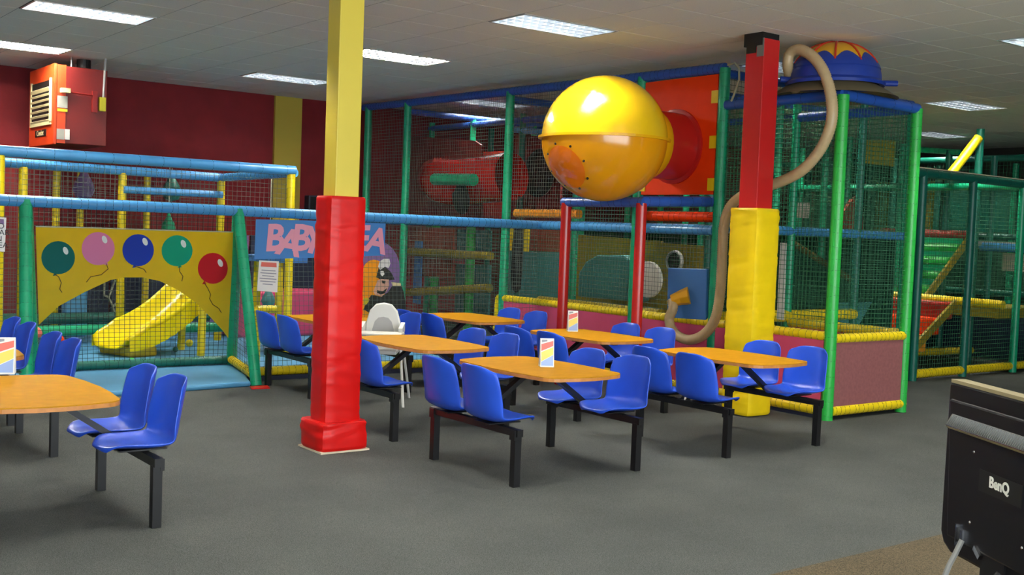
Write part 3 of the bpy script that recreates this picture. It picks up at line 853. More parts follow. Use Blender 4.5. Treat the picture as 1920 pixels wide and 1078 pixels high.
for s in (-.40, .40):
    m = MB()
    for i in range(nx):
        a_, b_ = SLEN * i / nx, SLEN * (i + 1) / nx
        ka, kb = min(1, .45 + i / 9), min(1, .45 + (i + 1) / 9)
        m.add([SLP(a_, s, slide_z(a_) - .06), SLP(b_, s, slide_z(b_) - .06), SLP(b_, s, slide_z(b_) + .17 * kb), SLP(a_, s, slide_z(a_) + .17 * ka)], [(0, 1, 2, 3)])
    o = build('side_skirt', m, 'slide_yellow', sl); md = o.modifiers.new('solid', 'SOLIDIFY'); md.thickness = .015
part('foot_block', 'slide_foot', sl, ('prism', [SLP(.05, -.34, .055), SLP(.42, -.34, .055), SLP(.42, .34, .055), SLP(.05, .34, .055)], (0, 0, .13)), bevel=.03)
part('leg', 'roll_yellow', sl, ('tube', [(5.35, 13.6, .055), (5.37, 13.62, .78)], .05, 12), smooth=True)
part('leg', 'roll_yellow', sl, ('tube', [(5.35, 14.3, .055), (5.37, 14.28, .78)], .05, 12), smooth=True)
part('platform', 'panel_blue', sl, ('box', 6.18, 6.75, SC - .45, SC + .45, 1.25, 1.33))
part('leg', 'roll_yellow', sl, ('tube', [(6.4, 13.6, .055), (6.4, 13.6, 1.26)], .05, 12), smooth=True)
part('leg', 'roll_yellow', sl, ('tube', [(6.4, 14.3, .055), (6.4, 14.3, 1.26)], .05, 12), smooth=True)
def ball(px_, py_, r_, m_, lb, Y=None, h=.06):
    c = FZ(px_, py_, h + r_)
    o = build('play_ball', MB().lathe([(r_ * math.sin(math.pi * k / 8) + .0005, -r_ * math.cos(math.pi * k / 8)) for k in range(9)], c, (0, 0, 1), 14), m_, smooth=True)
    setp(o, lb, 'ball', 'loose play balls')
ball(247, 675, .03, 'grass_vinyl', 'small green ball in front of the yellow slide foot')
ball(329, 655, .035, 'dark_green_vinyl', 'dark green ball under the yellow slide')
ball(355, 643, .05, 'roll_yellow', 'yellow ball beside the leg of the slide')
for k, (x, y, m_, t_) in enumerate(((70, 625, 'card_red', 'pink toy showing behind the left green post'), (112, 640, 'panel_orange', 'orange and red toy between the two left seat backs'))):
    c = FY(x, y, 13.2)
    o = build('soft_toy', MB().lathe([(.001, -.055), (.04, -.04), (.055, 0), (.04, .045), (.02, .065), (.001, .075)], (c.x, c.y, c.z), (0, 0, 1), 14), m_, smooth=True)
    setp(o, t_, 'toy')

# ================================================================== WALL HEATER
HX, HY = 3.95, 15.2
hz0, hz1 = 2.70, 3.70
he = thing('space_heater', (HX + .35, HY + .6, hz0), 'orange gas space heater with cream louvres hanging from the ceiling', 'heater')
HL, HW = .66, 1.2
part('casing', 'heater_side', he, ('box', HX + .02, HX + HL, HY, HY + HW, hz0, hz1), bevel=.01)
fp = part('front_panel', 'heater_orange', he, ('box', HX - .02, HX + .02, HY - .01, HY + .02 + HW, hz0 - .02, hz1 + .02), bevel=.008)
part('corner_panel', 'heater_orange', he, ('box', HX + .021, HX + .13, HY - .008, HY, hz0, hz1 + .01))
part('outlet', 'black', he, ('box', HX - .03, HX - .015, HY + .12, HY + HW - .16, hz0 + .28, hz1 - .18))
part('outlet_frame', 'cream', he, ('box', HX - .045, HX - .02, HY + .08, HY + .12, hz0 + .26, hz1 - .16), ('box', HX - .045, HX - .02, HY + HW - .16, HY + HW - .12, hz0 + .26, hz1 - .16), ('box', HX - .045, HX - .02, HY + .08, HY + HW - .12, hz0 + .24, hz0 + .28))
for k in range(7):
    zz = hz0 + .30 + k * .068
    part('louvre_blade', 'cream', he, ('bar', (HX - .03, HY + .12, zz), (HX - .03, HY + HW - .16, zz), .035, .028 if k < 6 else .05, (-.5, 0, 1)))
bp = part('name_plate', 'black', he, ('box', HX - .03, HX - .019, HY + .32, HY + .86, hz0 + .1, hz0 + .19), bevel=.01)
text_part('lettering', 'Combat', .105, (HX - .0315, HY + .59, hz0 + .145), (0, -1, 0), (0, 0, 1), 'cream', bp)
def hs(px_, py_): return FY(px_, py_, HY)
def hbox(name, m_, x0, y0, x1, y1, t=.02):
    a, b = hs(x0, y0), hs(x1, y1)
    return part(name, m_, he, ('box', a.x, b.x, HY - .009 - t, HY - .0085, b.z, a.z))
hbox('control_box', 'cream', 112, 165, 129, 175, .08)
hbox('rating_label', 'label_grey', 107, 179, 126, 203, .004); hbox('rating_label', 'label_yellow', 107, 203, 126, 210, .004)
hbox('rating_label', 'label_grey', 106, 241, 120, 262, .004); hbox('rating_label', 'card_white', 121, 242, 130, 262, .004)
a, b = hs(129, 173), hs(176, 180)
part('gas_pipe', 'heater_red', he, ('tube', [a + Vector((0, -.04, 0)), b + Vector((0, -.04, 0))], .012, 8), ('box', b.x - .03, b.x + .03, HY - .06, HY, b.z - .22, b.z + .06))
a = hs(189, 183)
part('isolator_switch', 'label_yellow', he, ('box', a.x - .03, a.x + .05, HY - .06, HY, a.z - .18, a.z))
part('conduit', 'grey_plastic', he, ('tube', [(a.x + .02, HY - .04, a.z), (a.x + .04, HY - .04, ZC)], .014, 8))
for _x, _y in ((.25, .2), (.5, .9)): part('hanger_rod', 'grey_metal', he, ('tube', [(HX + _x, HY + _y, hz1), (HX + _x, HY + _y, ZC + .01)], .01, 6))
part('flue', 'black', he, ('tube', [(HX + .45, HY + .35, hz1), (HX + .45, HY + .35, ZC + .01)], .09, 16))
sp = thing('wall_speaker', FY(590, 372, Y1 - .15), 'small dark speaker box on the red wall left of the red pad', 'speaker')
a, b = FY(578, 366, Y1 - .15), FY(602, 393, Y1 - .15)
part('cabinet', 'panel_navy', sp, ('box', a.x, b.x, Y1 - .17, Y1, b.z - .12, a.z), bevel=.02)
part('grille', 'black', sp, ('box', a.x + .03, b.x - .03, Y1 - .175, Y1 - .165, b.z - .09, a.z - .03))

# ================================================================== MAIN CLIMBING FRAME
XF = 9.27
ZB2 = 1.87
cf = thing('climbing_frame', (XF, 7.0, 0), 'tall netted climbing frame with green posts, blue beams and pink lower panels', 'play frame')
PY = [6.97, 8.55, 9.86, 11.2, 12.5, 13.85, 15.2, 16.45]
XS = [XF, 10.53, 11.8, 12.8]
def topz(y): return 3.25 if y < 8 else 3.66 + .09 * (y - 8.55) / 8
for y in PY:
    if y in (11.2, 13.85): continue
    post((XF, y, topz(y)), (XF, y, 0), .062, 'grass_vinyl' if y < 8 else 'green_vinyl', cf, .13)
for x in XS[1:]:
    for y in PY:
        if x > 11 and y < 8: continue
        if y == 6.97: post((x, y, 3.23), (x, y, 0), .06, 'grass_vinyl', cf, .13)
        else: post((x, y, 3.6), (x, y, 0), .05, 'green_vinyl' if (PY.index(y) + XS.index(x)) % 3 else 'dark_green_vinyl', cf, .3)
# top beams
roll('top_beam', (XF, 8.55, topz(8.55)), (XF, 16.6, topz(16.6)), .058, 'royal_vinyl', cf, .085)
roll('top_beam', (XF, 6.97, 3.25), (XF, 8.5, 3.25), .055, 'royal_vinyl', cf, .3)
roll('top_beam', (XF, 6.97, 3.25), (XS[1], 6.97, 3.23), .055, 'royal_vinyl', cf, .3)
roll('top_beam', (XS[1], 6.97, 3.23), (XS[1], 8.5, 3.23), .055, 'royal_vinyl', cf, .3)
for y in (8.55, 9.86, 12.5, 15.2):
    roll('top_beam', (XF, y, 3.6), (XS[3], y, 3.6), .05, 'royal_vinyl', cf, .3)
roll('top_beam', (XS[1], 8.55, 3.5), (XS[1], 16.5, 3.5), .05, 'royal_vinyl', cf, .3)
roll('top_beam', (XS[3], 8.55, 3.55), (XS[3], 16.5, 3.55), .05, 'royal_vinyl', cf, .3)
# level-two beams
roll('floor_beam', (XF, 8.6, ZB2), (XF, 16.45, ZB2), .058, 'blue_vinyl', cf, .085)
roll('floor_beam', (XF, 8.55, 2.2), (XF, 9.86, 2.2), .05, 'royal_vinyl', cf, .085)
roll('floor_beam', (XF, 8.55, 1.9), (XS[3], 8.55, 1.9), .055, 'blue_vinyl', cf, .09)
roll('floor_beam', (XS[1], 8.55, 1.9), (XS[1], 16.4, 1.9), .055, 'royal_vinyl', cf, .3)
roll('edge_roll', (XF + .1, 11.05, 2.03), (XF + .1, 12.4, 2.03), .06, 'roll_orange', cf, .09)
roll('edge_roll', (XF + .12, 8.62, 2.02), (XF + .12, 9.8, 2.02), .06, 'panel_orange', cf, .09)
part('deck', 'panel_rust', cf, ('box', XS[2], XS[3], 8.6, 16.4, 1.86, 1.93))
# lower panels with yellow rolls
for ya, yb in ((7.03, 8.49), (8.61, 9.8), (9.92, 11.2), (11.2, 12.44)):
    part('lower_panel', 'pink_vinyl', cf, ('box', XF - .03, XF + .03, ya, yb, .12, .8))
roll('edge_roll', (XF, 7.0, .84), (XF, 12.6, .84), .05, 'roll_yellow', cf, .07)
roll('edge_roll', (XF, 12.6, .84), (XF, 12.66, .06), .05, 'roll_yellow', cf, .09)
roll('edge_roll', (XF, 7.0, .09), (XF, 12.5, .09), .055, 'roll_yellow', cf, .075)
part('lower_panel', 'pink_mesh', cf, ('box', XF + .06, XS[1] - .06, 6.94, 7.0, .12, .8), label='dusky pink mesh-covered panel')
roll('edge_roll', (XF, 6.97, .82), (XS[1], 6.97, .82), .05, 'roll_yellow', cf, .07)
roll('edge_roll', (XF + .05, 6.97, .09), (XS[1] + .03, 6.97, .09), .055, 'roll_yellow', cf, .075)
roll('edge_roll', (XS[1], 7.0, .83), (XS[1], 8.5, .83), .06, 'roll_yellow', cf, .1)
roll('edge_roll', (XF, 8.55, .9), (XS[2], 8.55, .9), .07, 'roll_yellow', cf, .1)
part('lower_panel', 'pink_vinyl', cf, ('box', XS[1] - .03, XS[1] + .03, 7.03, 8.5, .05, .8))
part('tower_floor', 'panel_olive', cf, ('box', XF + .05, XS[1] - .05, 7.05, 8.5, .35, .45))
part('under_board', 'panel_navy', cf, ('box', XF - .02, XF + .02, 7.05, 12.5, 0, .06))
# orange panel with tube opening, yellow clips
op = part('tube_panel', 'panel_orange', cf, ('box', XF - .015, XF + .015, 8.63, 9.79, 2.27, 3.6))
for (yy, zz) in ((8.66, 3.35), (8.66, 2.85), (8.66, 2.38), (9.77, 3.3), (9.77, 2.38)):
    part('clip', 'roll_yellow', op, ('box', XF - .03, XF - .012, yy - .05, yy + .05, zz - .07, zz + .07))
# nets
cell, tk = .05, .0025
net((XF, 7.0, 3.2), (XF, 8.5, 3.2), (XF, 8.5, .88), (XF, 7.0, .88), cell, tk, 'net_green', cf)
net((XF, 6.97, 3.2), (XS[1], 6.97, 3.18), (XS[1], 6.97, .86), (XF, 6.97, .86), cell, tk, 'net_green', cf)
net((XS[1], 7.0, 3.2), (XS[1], 8.5, 3.2), (XS[1], 8.5, .88), (XS[1], 7.0, .88), cell, tk, 'net_green', cf)
net((XF, 9.86, 1.82), (XF, 12.5, 1.82), (XF, 12.5, .88), (XF, 9.86, .88), cell, tk, 'net_dark', cf)
net((XF, 8.6, 1.82), (XF, 9.86, 1.82), (XF, 9.86, .88), (XF, 8.6, .88), cell, tk, 'net_dark', cf)
net((XF, 9.86, 3.62), (XF, 12.5, 3.66), (XF, 12.5, 1.93), (XF, 9.86, 1.93), cell, tk, 'net_dark', cf)
net((XF, 12.5, 3.66), (XF, 16.45, 3.7), (XF, 16.45, 1.93), (XF, 12.5, 1.93), cell, tk, 'net_dark', cf)
net((XF, 12.66, 1.82), (XF, 16.45, 1.82), (XF, 16.45, .06), (XF, 12.66, .06), cell, tk, 'net_dark', cf)
net((XS[1], 8.55, 3.5), (XS[1], 12.5, 3.5), (XS[1], 12.5, 1.95), (XS[1], 8.55, 1.95), .055, tk, 'net_green', cf)
net((XF, 8.55, 3.6), (XS[3], 8.55, 3.55), (XS[3], 8.55, 1.95), (XF, 8.55, 1.95), .055, tk, 'net_green', cf)
net((XS[3], 8.55, 3.5), (XS[3], 16.4, 3.5), (XS[3], 16.4, 1.95), (XS[3], 8.55, 1.95), .06, tk, 'net_green', cf)
net((XF, 8.55, 1.85), (XS[3], 8.55, 1.85), (XS[3], 8.55, .95), (XF, 8.55, .95), .06, tk, 'net_green', cf)
net((XS[1], 8.55, 1.85), (XS[1], 16.4, 1.85), (XS[1], 16.4, .1), (XS[1], 8.55, .1), .06, tk, 'net_green', cf)
# panels seen inside, upper storey
ui = 11.6
def ipan(m_, X, pts, name='inner_panel', t=.04, **kw): return slab(name, m_, cf, [FX(x, y, X) for x, y in pts], (t, 0, 0), **kw)
ipan('panel_maroon', 10.3, [(766, 262), (775, 255), (890, 264), (902, 272), (902, 420), (764, 420)])
ipan('panel_maroon', XS[1] + .1, [(966, 252), (1052, 258), (1050, 418), (958, 412)])
hole = FX(1012, 325, XS[1] + .06)
part('opening', 'black', cf, ('lathe', [(.001, 0), (.36, 0), (.37, .02), (.3, .04)], hole, (-1, 0, 0), 28))  # flat black disc gives the darkness inside the hole
ipan('panel_red', 10.9, [(905, 285), (948, 283), (948, 420), (905, 420)])
tp_ = smooth_path([FX(960, 330, 10.0), FX(900, 338, 9.9), FX(850, 342, 9.85), FX(830, 340, 9.95), FX(822, 336, 10.25)], .1)
part('crawl_tube', 'tube_red', cf, ('tube', tp_, .36, 24, False), smooth=True)
part('tube_mouth_dark', 'black', cf, ('lathe', [(.001, 0), (.24, 0), (.25, -.03)], FX(862, 372, 9.56), (-1, .1, -.15), 24))  # black disc painted for the dark inside of the tube
roll('edge_roll', FX(815, 336, 9.42), FX(888, 337, 9.42), .09, 'green_vinyl', cf, .12)
roll('mid_beam', FX(962, 243, XS[1]), FX(1018, 248, XS[1]), .05, 'blue_vinyl', cf, .09)
# lower storey
ipan('panel_olive', 11.3, [(1078, 440), (1240, 452), (1240, 600), (1078, 590)])
part('foam_hill', 'panel_teal', cf, ('prism', [FX(x, y, 10.9) for x, y in ((1082, 556), (1084, 512), (1098, 490), (1118, 478), (1168, 478), (1186, 490), (1194, 512), (1190, 566))], (.3, 0, 0)), bevel=.03)
part('foam_oval', 'white_plastic', cf, ('prism', [FX(1213 + 24 * math.cos(a), 524 + 34 * math.sin(a), 10.4) for a in [2 * math.pi * k / 20 for k in range(20)]], (.06, 0, 0)))
ipan('panel_olive', 11.0, [(1232, 455), (1335, 462), (1330, 600), (1232, 590)])
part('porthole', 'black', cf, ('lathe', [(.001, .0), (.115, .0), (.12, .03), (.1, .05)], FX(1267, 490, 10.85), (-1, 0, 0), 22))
part('porthole_ring', 'grey_plastic', cf, ('lathe', [(.12, 0), (.125, .05), (.145, .05), (.15, 0)], FX(1267, 490, 10.85), (-1, 0, 0), 22))
ipan('panel_teal', 11.4, [(946, 470), (1068, 474), (1068, 610), (946, 600)])
ipan('panel_rust', 11.45, [(984, 425), (1070, 428), (1068, 474), (982, 470)])
part('foam_pad', 'roll_yellow', cf, ('prism', [FX(x, y, 10.3) for x, y in ((955, 428), (968, 428), (966, 470), (953, 470))], (.1, 0, 0)))
part('foam_pad', 'roll_yellow', cf, ('prism', [FX(x, y, 10.3) for x, y in ((975, 430), (984, 430), (982, 472), (976, 472))], (.1, 0, 0)))
a, b = FX(971, 440, 10.1), FX(967, 560, 10.1)
part('punch_bag', 'black', cf, ('lathe', [(.001, 0), (.07, .06), (.085, .3), (.085, .75), (.06, 1.05), (.02, 1.2), (.02, 1.45)], (b.x, b.y, .85), (0, 0, 1), 12), smooth=True)
part('foam_floor', 'panel_brown', cf, ('box', XF + .1, 11.2, 8.7, 12.4, .55, .68))
roll('foam_step', (XF + .5, 9.9, .78), (XF + .5, 12.3, .78), .1, 'panel_olive', cf, .1)
# lower storey behind the fence (left part)
ipan('panel_teal', 11.0, [(858, 430), (920, 432), (918, 470), (856, 470)])
ipan('panel_teal', 11.0, [(856, 495), (918, 497), (915, 590), (852, 588)])
ipan('panel_rust', 10.25, [(764, 425), (850, 428), (848, 520), (762, 516)])
ipan('panel_blue', 10.15, [(778, 452), (790, 452), (786, 570), (774, 568)])
roll('foam_step', FX(764, 472, 10.1), FX(920, 480, 10.1), .07, 'panel_olive', cf, .1)
roll('foam_step', FX(764, 548, 10.1), FX(918, 540, 10.1), .07, 'panel_olive', cf, .1)
for x in (818, 884):
    a, b = FX(x, 420, 10.4), FX(x - 6, 600, 10.4)
    post((a.x, a.y, 1.85), (a.x, a.y, 0), .075, 'grass_vinyl', cf, .15)
part('back_screen', 'deep_green', cf, ('box', XS[3] + .02, XS[3] + .05, 8.7, 16.4, 0, 1.85))
# dark green ramp inside the tower and beyond
rampY = 9.3
slab('ramp_side', 'deep_green', cf, [FY(x, y, rampY) for x, y in ((1470, 452), (1492, 456), (1640, 548), (1640, 625), (1470, 625))], (0, .05, 0))
part('ramp_edge', 'panel_brown', cf, ('tube', [FY(1485, 455, rampY - .03), FY(1640, 552, rampY - .03)], .045, 8))
slab('inner_panel', 'panel_teal', cf, [FY(x, y, 9.0) for x, y in ((1560, 568), (1635, 566), (1600, 628), (1545, 625))], (0, .05, 0))
slab('pale_strip', 'grey_plastic', cf, [FX(x, y, XF + .04) for x, y in ((1463, 455), (1473, 456), (1468, 600), (1456, 598))], (.02, 0, 0))
slab('ramp_panel', 'panel_rust', cf, [FY(x, y, 8.8) for x, y in ((1580, 400), (1600, 372), (1618, 364), (1618, 440), (1580, 440))], (0, .05, 0))
slab('ramp_panel', 'panel_olive', cf, [FY(x, y, 8.75) for x, y in ((1624, 262), (1680, 264), (1678, 312), (1624, 306))], (0, .05, 0))
slab('inner_panel', 'label_grey', cf, [FX(x, y, 12.5) for x, y in ((1496, 380), (1516, 380), (1514, 410), (1494, 408))], (.03, 0, 0))
# black rings of rope
part('rope', 'rope', cf, ('tube', [FX(1365, 122, XF - .04), FX(1378, 118, XF - .06), FX(1386, 128, XF - .06), FX(1386, 150, XF - .06), FX(1376, 178, XF - .05), FX(1371, 190, XF - .05)], .012, 6))

# red support posts and beams of the ball pod
YPOD, ZPOD = 9.25, 2.82
XPOD = 8.16; RP = .69
pod = thing('ball_pod', (XPOD, YPOD, 0), 'big yellow bubble pod with orange lower half on red tube and red posts', 'play pod')
def hemi(sg):
    prof = []
    for k in range(15):
        a = math.pi / 2 * k / 14
        prof.append((RP * math.cos(a), sg * RP * math.sin(a) * (1.0 if sg > 0 else .985)))
    return prof
oh = build('upper_shell', MB().lathe(hemi(1), (XPOD, YPOD, ZPOD), (0, 0, 1), 48), 'pod_yellow', pod, smooth=True)
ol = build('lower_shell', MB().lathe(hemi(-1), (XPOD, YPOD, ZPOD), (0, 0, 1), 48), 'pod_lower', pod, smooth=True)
part('flange', 'pod_flange', pod, ('lathe', [(RP - .02, -.014), (RP + .035, -.014), (RP + .035, .014), (RP - .02, .014)], (XPOD, YPOD, ZPOD), (0, 0, 1), 48))
# porthole window on the lower shell facing the room
wd = (FX(1062, 312, XPOD) - Vector((XPOD, YPOD, ZPOD)))
tgt = ray(1058, 316)
# point of the sphere seen at that pixel
oc = CAM - Vector((XPOD, YPOD, ZPOD)); dd = tgt.normalized()
bq = oc.dot(dd); disc = bq * bq - (oc.length_squared - RP * RP)
hit = CAM + dd * (-bq - math.sqrt(max(disc, 0)))
nn = (hit - Vector((XPOD, YPOD, ZPOD))).normalized()
wr = .25
capp = [(RP * 1.012 * math.sin(a), RP * 1.012 * math.cos(a)) for a in [math.asin(wr / RP) * k / 6 for k in range(7)]]
capp[0] = (.0005, capp[0][1])
win = part('window', 'pod_window', ol, ('lathe', capp, (XPOD, YPOD, ZPOD), nn, 28), smooth=True)
q = Vector((0, 0, 1)).cross(nn).normalized(); q2 = nn.cross(q)
m = MB()
for k in range(8):
    a = 2 * math.pi * k / 8 + .2
    ang = math.asin(wr / RP) * 1.1
    dr = (nn * math.cos(ang) + (q * math.cos(a) + q2 * math.sin(a)) * math.sin(ang)).normalized()
    c = Vector((XPOD, YPOD, ZPOD)) + dr * RP
    part('bolt', 'bolt', ol, ('lathe', [(.014, -.004), (.012, .008), (.001, .011)], c, dr, 8))
part('collar', 'pod_flange', pod, ('lathe', [(.46, .5), (.44, .56), (.40, .66), (.39, .68)], (XPOD, YPOD, ZPOD), (1, 0, 0), 32), smooth=True)
part('tube', 'tube_red', pod, ('lathe', [(.385, .52), (.385, XF - XPOD - .05), (.43, XF - XPOD - .045), (.43, XF - XPOD - .016)], (XPOD, YPOD, ZPOD), (1, 0, 0), 36), smooth=True)
XR = 8.35
pa, pb = FX(1203, 384, XR), FX(1062, 386, XR)
for q in (pa, pb):
    part('support_post', 'tube_red', pod, ('tube', [(XR, q.y, 0), (XR, q.y, 2.13)], .06, 16), smooth=True)
roll('support_beam', (XR, pa.y - .05, 2.14), (XR, pb.y + .05, 2.14), .055, 'royal_vinyl', pod, .12)
roll('support_beam', (XR, pa.y, 2.15), (XF, 8.62, 2.19), .058, 'royal_vinyl', pod, .12)
roll('support_beam', (XR, pb.y, 2.14), (XF, 9.92, 2.19), .055, 'royal_vinyl', pod, .12)

# blue hose box with nozzle, hose
XB = XF - .05
hb = thing('blower_box', FX(1288, 600, XB), 'blue square box with yellow nozzle where the beige hose plugs in', 'box')
part('front', 'panel_blue', hb, ('prism', [FX(x, y, XB) for x, y in ((1252, 502), (1325, 504), (1323, 600), (1250, 596))], (.04, 0, 0)), bevel=.01)
nz = FX(1280, 560, XB)
part('nozzle', 'nozzle', hb, ('tube', [nz + Vector((.02, -.09, .04)), nz + Vector((-.04, 0, .01)), nz + Vector((-.1, .07, -.03))], [.11, .085, .07], 8), bevel=.008)
XH = 9.1
pts = [(1274, 566), (1262, 578), (1255, 596), (1258, 614), (1270, 629), (1290, 637), (1312, 632), (1330, 617), (1342, 594), (1349, 560), (1353, 510), (1355, 460), (1358, 420), (1368, 390), (1386, 371), (1410, 360), (1440, 349), (1470, 338), (1500, 322), (1525, 298), (1545, 268), (1558, 232), (1560, 195), (1553, 158), (1540, 126), (1520, 103), (1498, 93), (1482, 100), (1477, 118), (1481, 140), (1490, 165)]
P3d = [FX(x, y, XH) for x, y in pts]
P3d[0] = nz + Vector((-.1, .07, -.02)); P3d[1] = (P3d[1] + FX(1262, 578, XB - .12)) / 2
P3d[-1] = FX(1492, 168, XF + .1); P3d[-2] = FX(1481, 142, XH + .1)
path = smooth_path(P3d, .0125)
rad = [.058 if i % 2 else .0525 for i in range(len(path))]
ho = build('flexible_hose', MB().tube(path, rad, 14), 'hose', smooth=True, auto=False)
setp(ho, 'ribbed beige flexible hose looping round the red column', 'hose')

# ================================================================== UMBRELLA DOME ON THE TOWER
UX, UY = 9.52, 7.27
um = thing('umbrella_dome', (UX, UY, 3.28), 'blue and yellow umbrella-striped dome on top of the netted tower', 'dome')
ru = .46
prof = [(ru * math.cos(math.pi / 2 * k / 12), ru * .84 * math.sin(math.pi / 2 * k / 12)) for k in range(13)]
build('lower_dome', MB().lathe(prof[:4], (UX, UY, 3.44), (0, 0, 1), 36), 'umbrella_blue', um, smooth=True)
yt = MB(); yt.lathe([(r_ * 1.0, h_) for r_, h_ in prof[3:]], (UX, UY, 3.44), (0, 0, 1), 36); build('upper_dome', yt, 'umbrella_yellow', um, smooth=True)
for k in range(10):
    a0_ = 2 * math.pi * k / 10
    # scalloped edge of the blue skirt and red ribs
    c_ = [(ru * 1.006 * math.cos(t), ru * .84 * 1.006 * math.sin(t)) for t in [math.pi / 2 * (3.2 + 8.3 * i / 8) / 12 for i in range(9)]]
    part('rib', 'umbrella_red', um, ('tube', [(UX + r_ * math.cos(a0_), UY + r_ * math.sin(a0_), 3.44 + h_) for r_, h_ in c_], .011, 5))
    rows = []
    for q_ in range(6):
        row = []
        for i in range(9):
            a = a0_ + 2 * math.pi / 10 * i / 8
            t_hi = math.pi / 2 * (3.4 + 2.0 * math.sin(math.pi * i / 8)) / 12
            t_ = math.pi / 2 * 2.2 / 12 + (t_hi - math.pi / 2 * 2.2 / 12) * q_ / 5
            row.append((UX + ru * 1.012 * math.cos(t_) * math.cos(a), UY + ru * 1.012 * math.cos(t_) * math.sin(a), 3.44 + ru * .84 * 1.012 * math.sin(t_)))
        rows.append(row)
    mb_ = MB().grid(rows)
    o = build('scallop', mb_, 'umbrella_blue', um)
part('brim', 'umbrella_blue', um, ('lathe', [(ru, 0), (ru + .04, -.03), (ru + .03, -.06), (ru - .02, -.05)], (UX, UY, 3.44), (0, 0, 1), 36), smooth=True)
dirx = Vector((.799, -.602, 0))
for _a, _b in ((.4, .64), (-.4, -.56)): part('arm', 'umbrella_blue', um, ('tube', [Vector((UX, UY, 3.43)) + dirx * _a, Vector((UX, UY, 3.435)) + dirx * _b], .03, 10))
part('cone', 'cone_net', um, ('lathe', [(.42, .14), (.5, .1), (.62, .02), (.66, -.0)], (UX + .1, UY + .1, 3.28), (0, 0, 1), 30), smooth=True)

# ================================================================== STAIR FRAME ON THE RIGHT
YS = 8.52
sf = thing('stair_frame', (14.5, YS, 0), 'green netted stair frame with yellow ground rolls at the right', 'play frame')
for x, m_ in ((13.1, 'dark_green_vinyl'), (14.29, 'dark_green_vinyl'), (15.6, 'green_vinyl'), (17.0, 'green_vinyl')):
    post((x, YS, 2.72), (x, YS, 0), .055, m_, sf, .25)
for x in (14.3, 15.7, 17.0, 18.4):
    for y in (10.6, 12.6, 14.6):
        post((x, y, 3.4), (x, y, 0), .055, 'green_vinyl' if (x + y) % 2 < 1 else 'dark_green_vinyl', sf, .3)
_q = FX(1838, 258, 15.95); post((_q.x, _q.y, 3.6), (_q.x, _q.y, 0), .06, 'dark_green_vinyl', sf, .3)
roll('top_beam', (12.9, YS, 2.74), (17.4, YS, 2.72), .06, 'dark_green_vinyl', sf, .3)
part('rail_cover', 'pale_edge', sf, ('bar', (12.9, YS, 2.805), (17.4, YS, 2.785), .05, .012))
roll('ground_roll', (13.15, YS, .09), (17.4, YS + .05, .09), .06, 'roll_yellow', sf, .075)
roll('ground_roll', (14.6, 10.4, .09), (18.4, 10.0, .09), .06, 'roll_yellow', sf, .09)
roll('ground_roll', (13.2, 8.7, .09), (14.6, 10.4, .09), .05, 'roll_olive' if 'roll_olive' in MATS else 'panel_olive', sf, .09)
net((13.1, YS, 2.68), (17.2, YS, 2.68), (17.2, YS, .15), (13.1, YS, .15), .055, .0025, 'net_green', sf)
net((15.6, YS, 2.68), (15.6, 12.6, 2.68), (15.6, 12.6, 1.1), (15.6, YS, 1.1), .06, .0025, 'net_green', sf)
roll('top_beam', (15.6, YS, 2.7), (15.6, 12.6, 2.7), .055, 'green_vinyl', sf, .3)
# stairs, rising to the right
ST = [('grass_vinyl', 13.95, .25), ('roll_orange', 14.25, .5), ('panel_orange', 14.57, .74), ('panel_red', 14.9, .97)]
for k, (m_, x, zt) in enumerate(ST):
    part('foam_step', m_, sf, ('box', x, x + .36, 9.3, 10.7, max(0.02, zt - .26), zt), bevel=.03, label=None)
part('stringer', 'panel_olive', sf, ('bar', (13.85, 9.27, .05), (15.3, 9.27, .98), .04, .12))
part('stringer', 'panel_olive', sf, ('bar', (13.85, 10.73, .05), (15.3, 10.73, .98), .04, .12))
roll('edge_roll', (15.3, 8.55, .98), (15.3, 11.0, 1.0), .065, 'roll_yellow', sf, .075)
part('platform', 'panel_olive', sf, ('box', 15.26, 16.9, 8.6, 12.0, .78, .92))
# climbing rollers to the next level
for k in range(4):
    xx = 15.75 + k * .24; zz = 1.1 + k * .22
    roll('climbing_roller', (xx, 10.0, zz), (xx, 11.6, zz), .085, 'grass_vinyl', sf, 0)
    part('riser', 'green_vinyl', sf, ('box', xx + .05, xx + .1, 10.0, 11.6, zz + .04, zz + .17))
part('stringer', 'panel_olive', sf, ('bar', (15.6, 9.97, 1.0), (16.75, 9.97, 1.98), .04, .12))
roll('edge_roll', (16.7, 9.9, 1.99), (16.7, 11.6, 2.0), .07, 'panel_red', sf, .1)
part('platform', 'label_grey', sf, ('box', 16.62, 18.3, 9.9, 12.4, 1.82, 1.9))
roll('edge_roll', FX(1840, 462, 17.0), FX(1922, 466, 17.0), .07, 'blue_vinyl', sf, .1)
part('brace', 'roll_yellow', sf, ('tube', [FX(1779, 331, 15.4), FX(1835, 258, 15.9)], .07, 12), smooth=True)
roll('far_beam', FX(1690, 278, 17.0), FX(1800, 286, 17.0), .05, 'green_vinyl', sf, .1)
part('ground_panel', 'panel_navy', sf, ('box', 17.2, 17.25, 8.7, 14.0, 0, .75))
slab('inner_panel', 'pale_edge', sf, [FX(x, y, 18.0) for x, y in ((1880, 474), (1922, 476), (1920, 510), (1878, 508))], (.03, 0, 0))
ff = thing('far_play_frame', (19.0, 12.0, 0), 'dim far play frame of green posts and nets at the back right', 'play frame')
for x in (18.9, 20.2, 21.4):
    for y in (9.6, 11.2, 12.8, 14.4, 16.0):
        post((x, y, 3.4), (x, y, 0), .06, 'green_vinyl' if (int(x) + int(y)) % 2 else 'dark_green_vinyl', ff, .4)
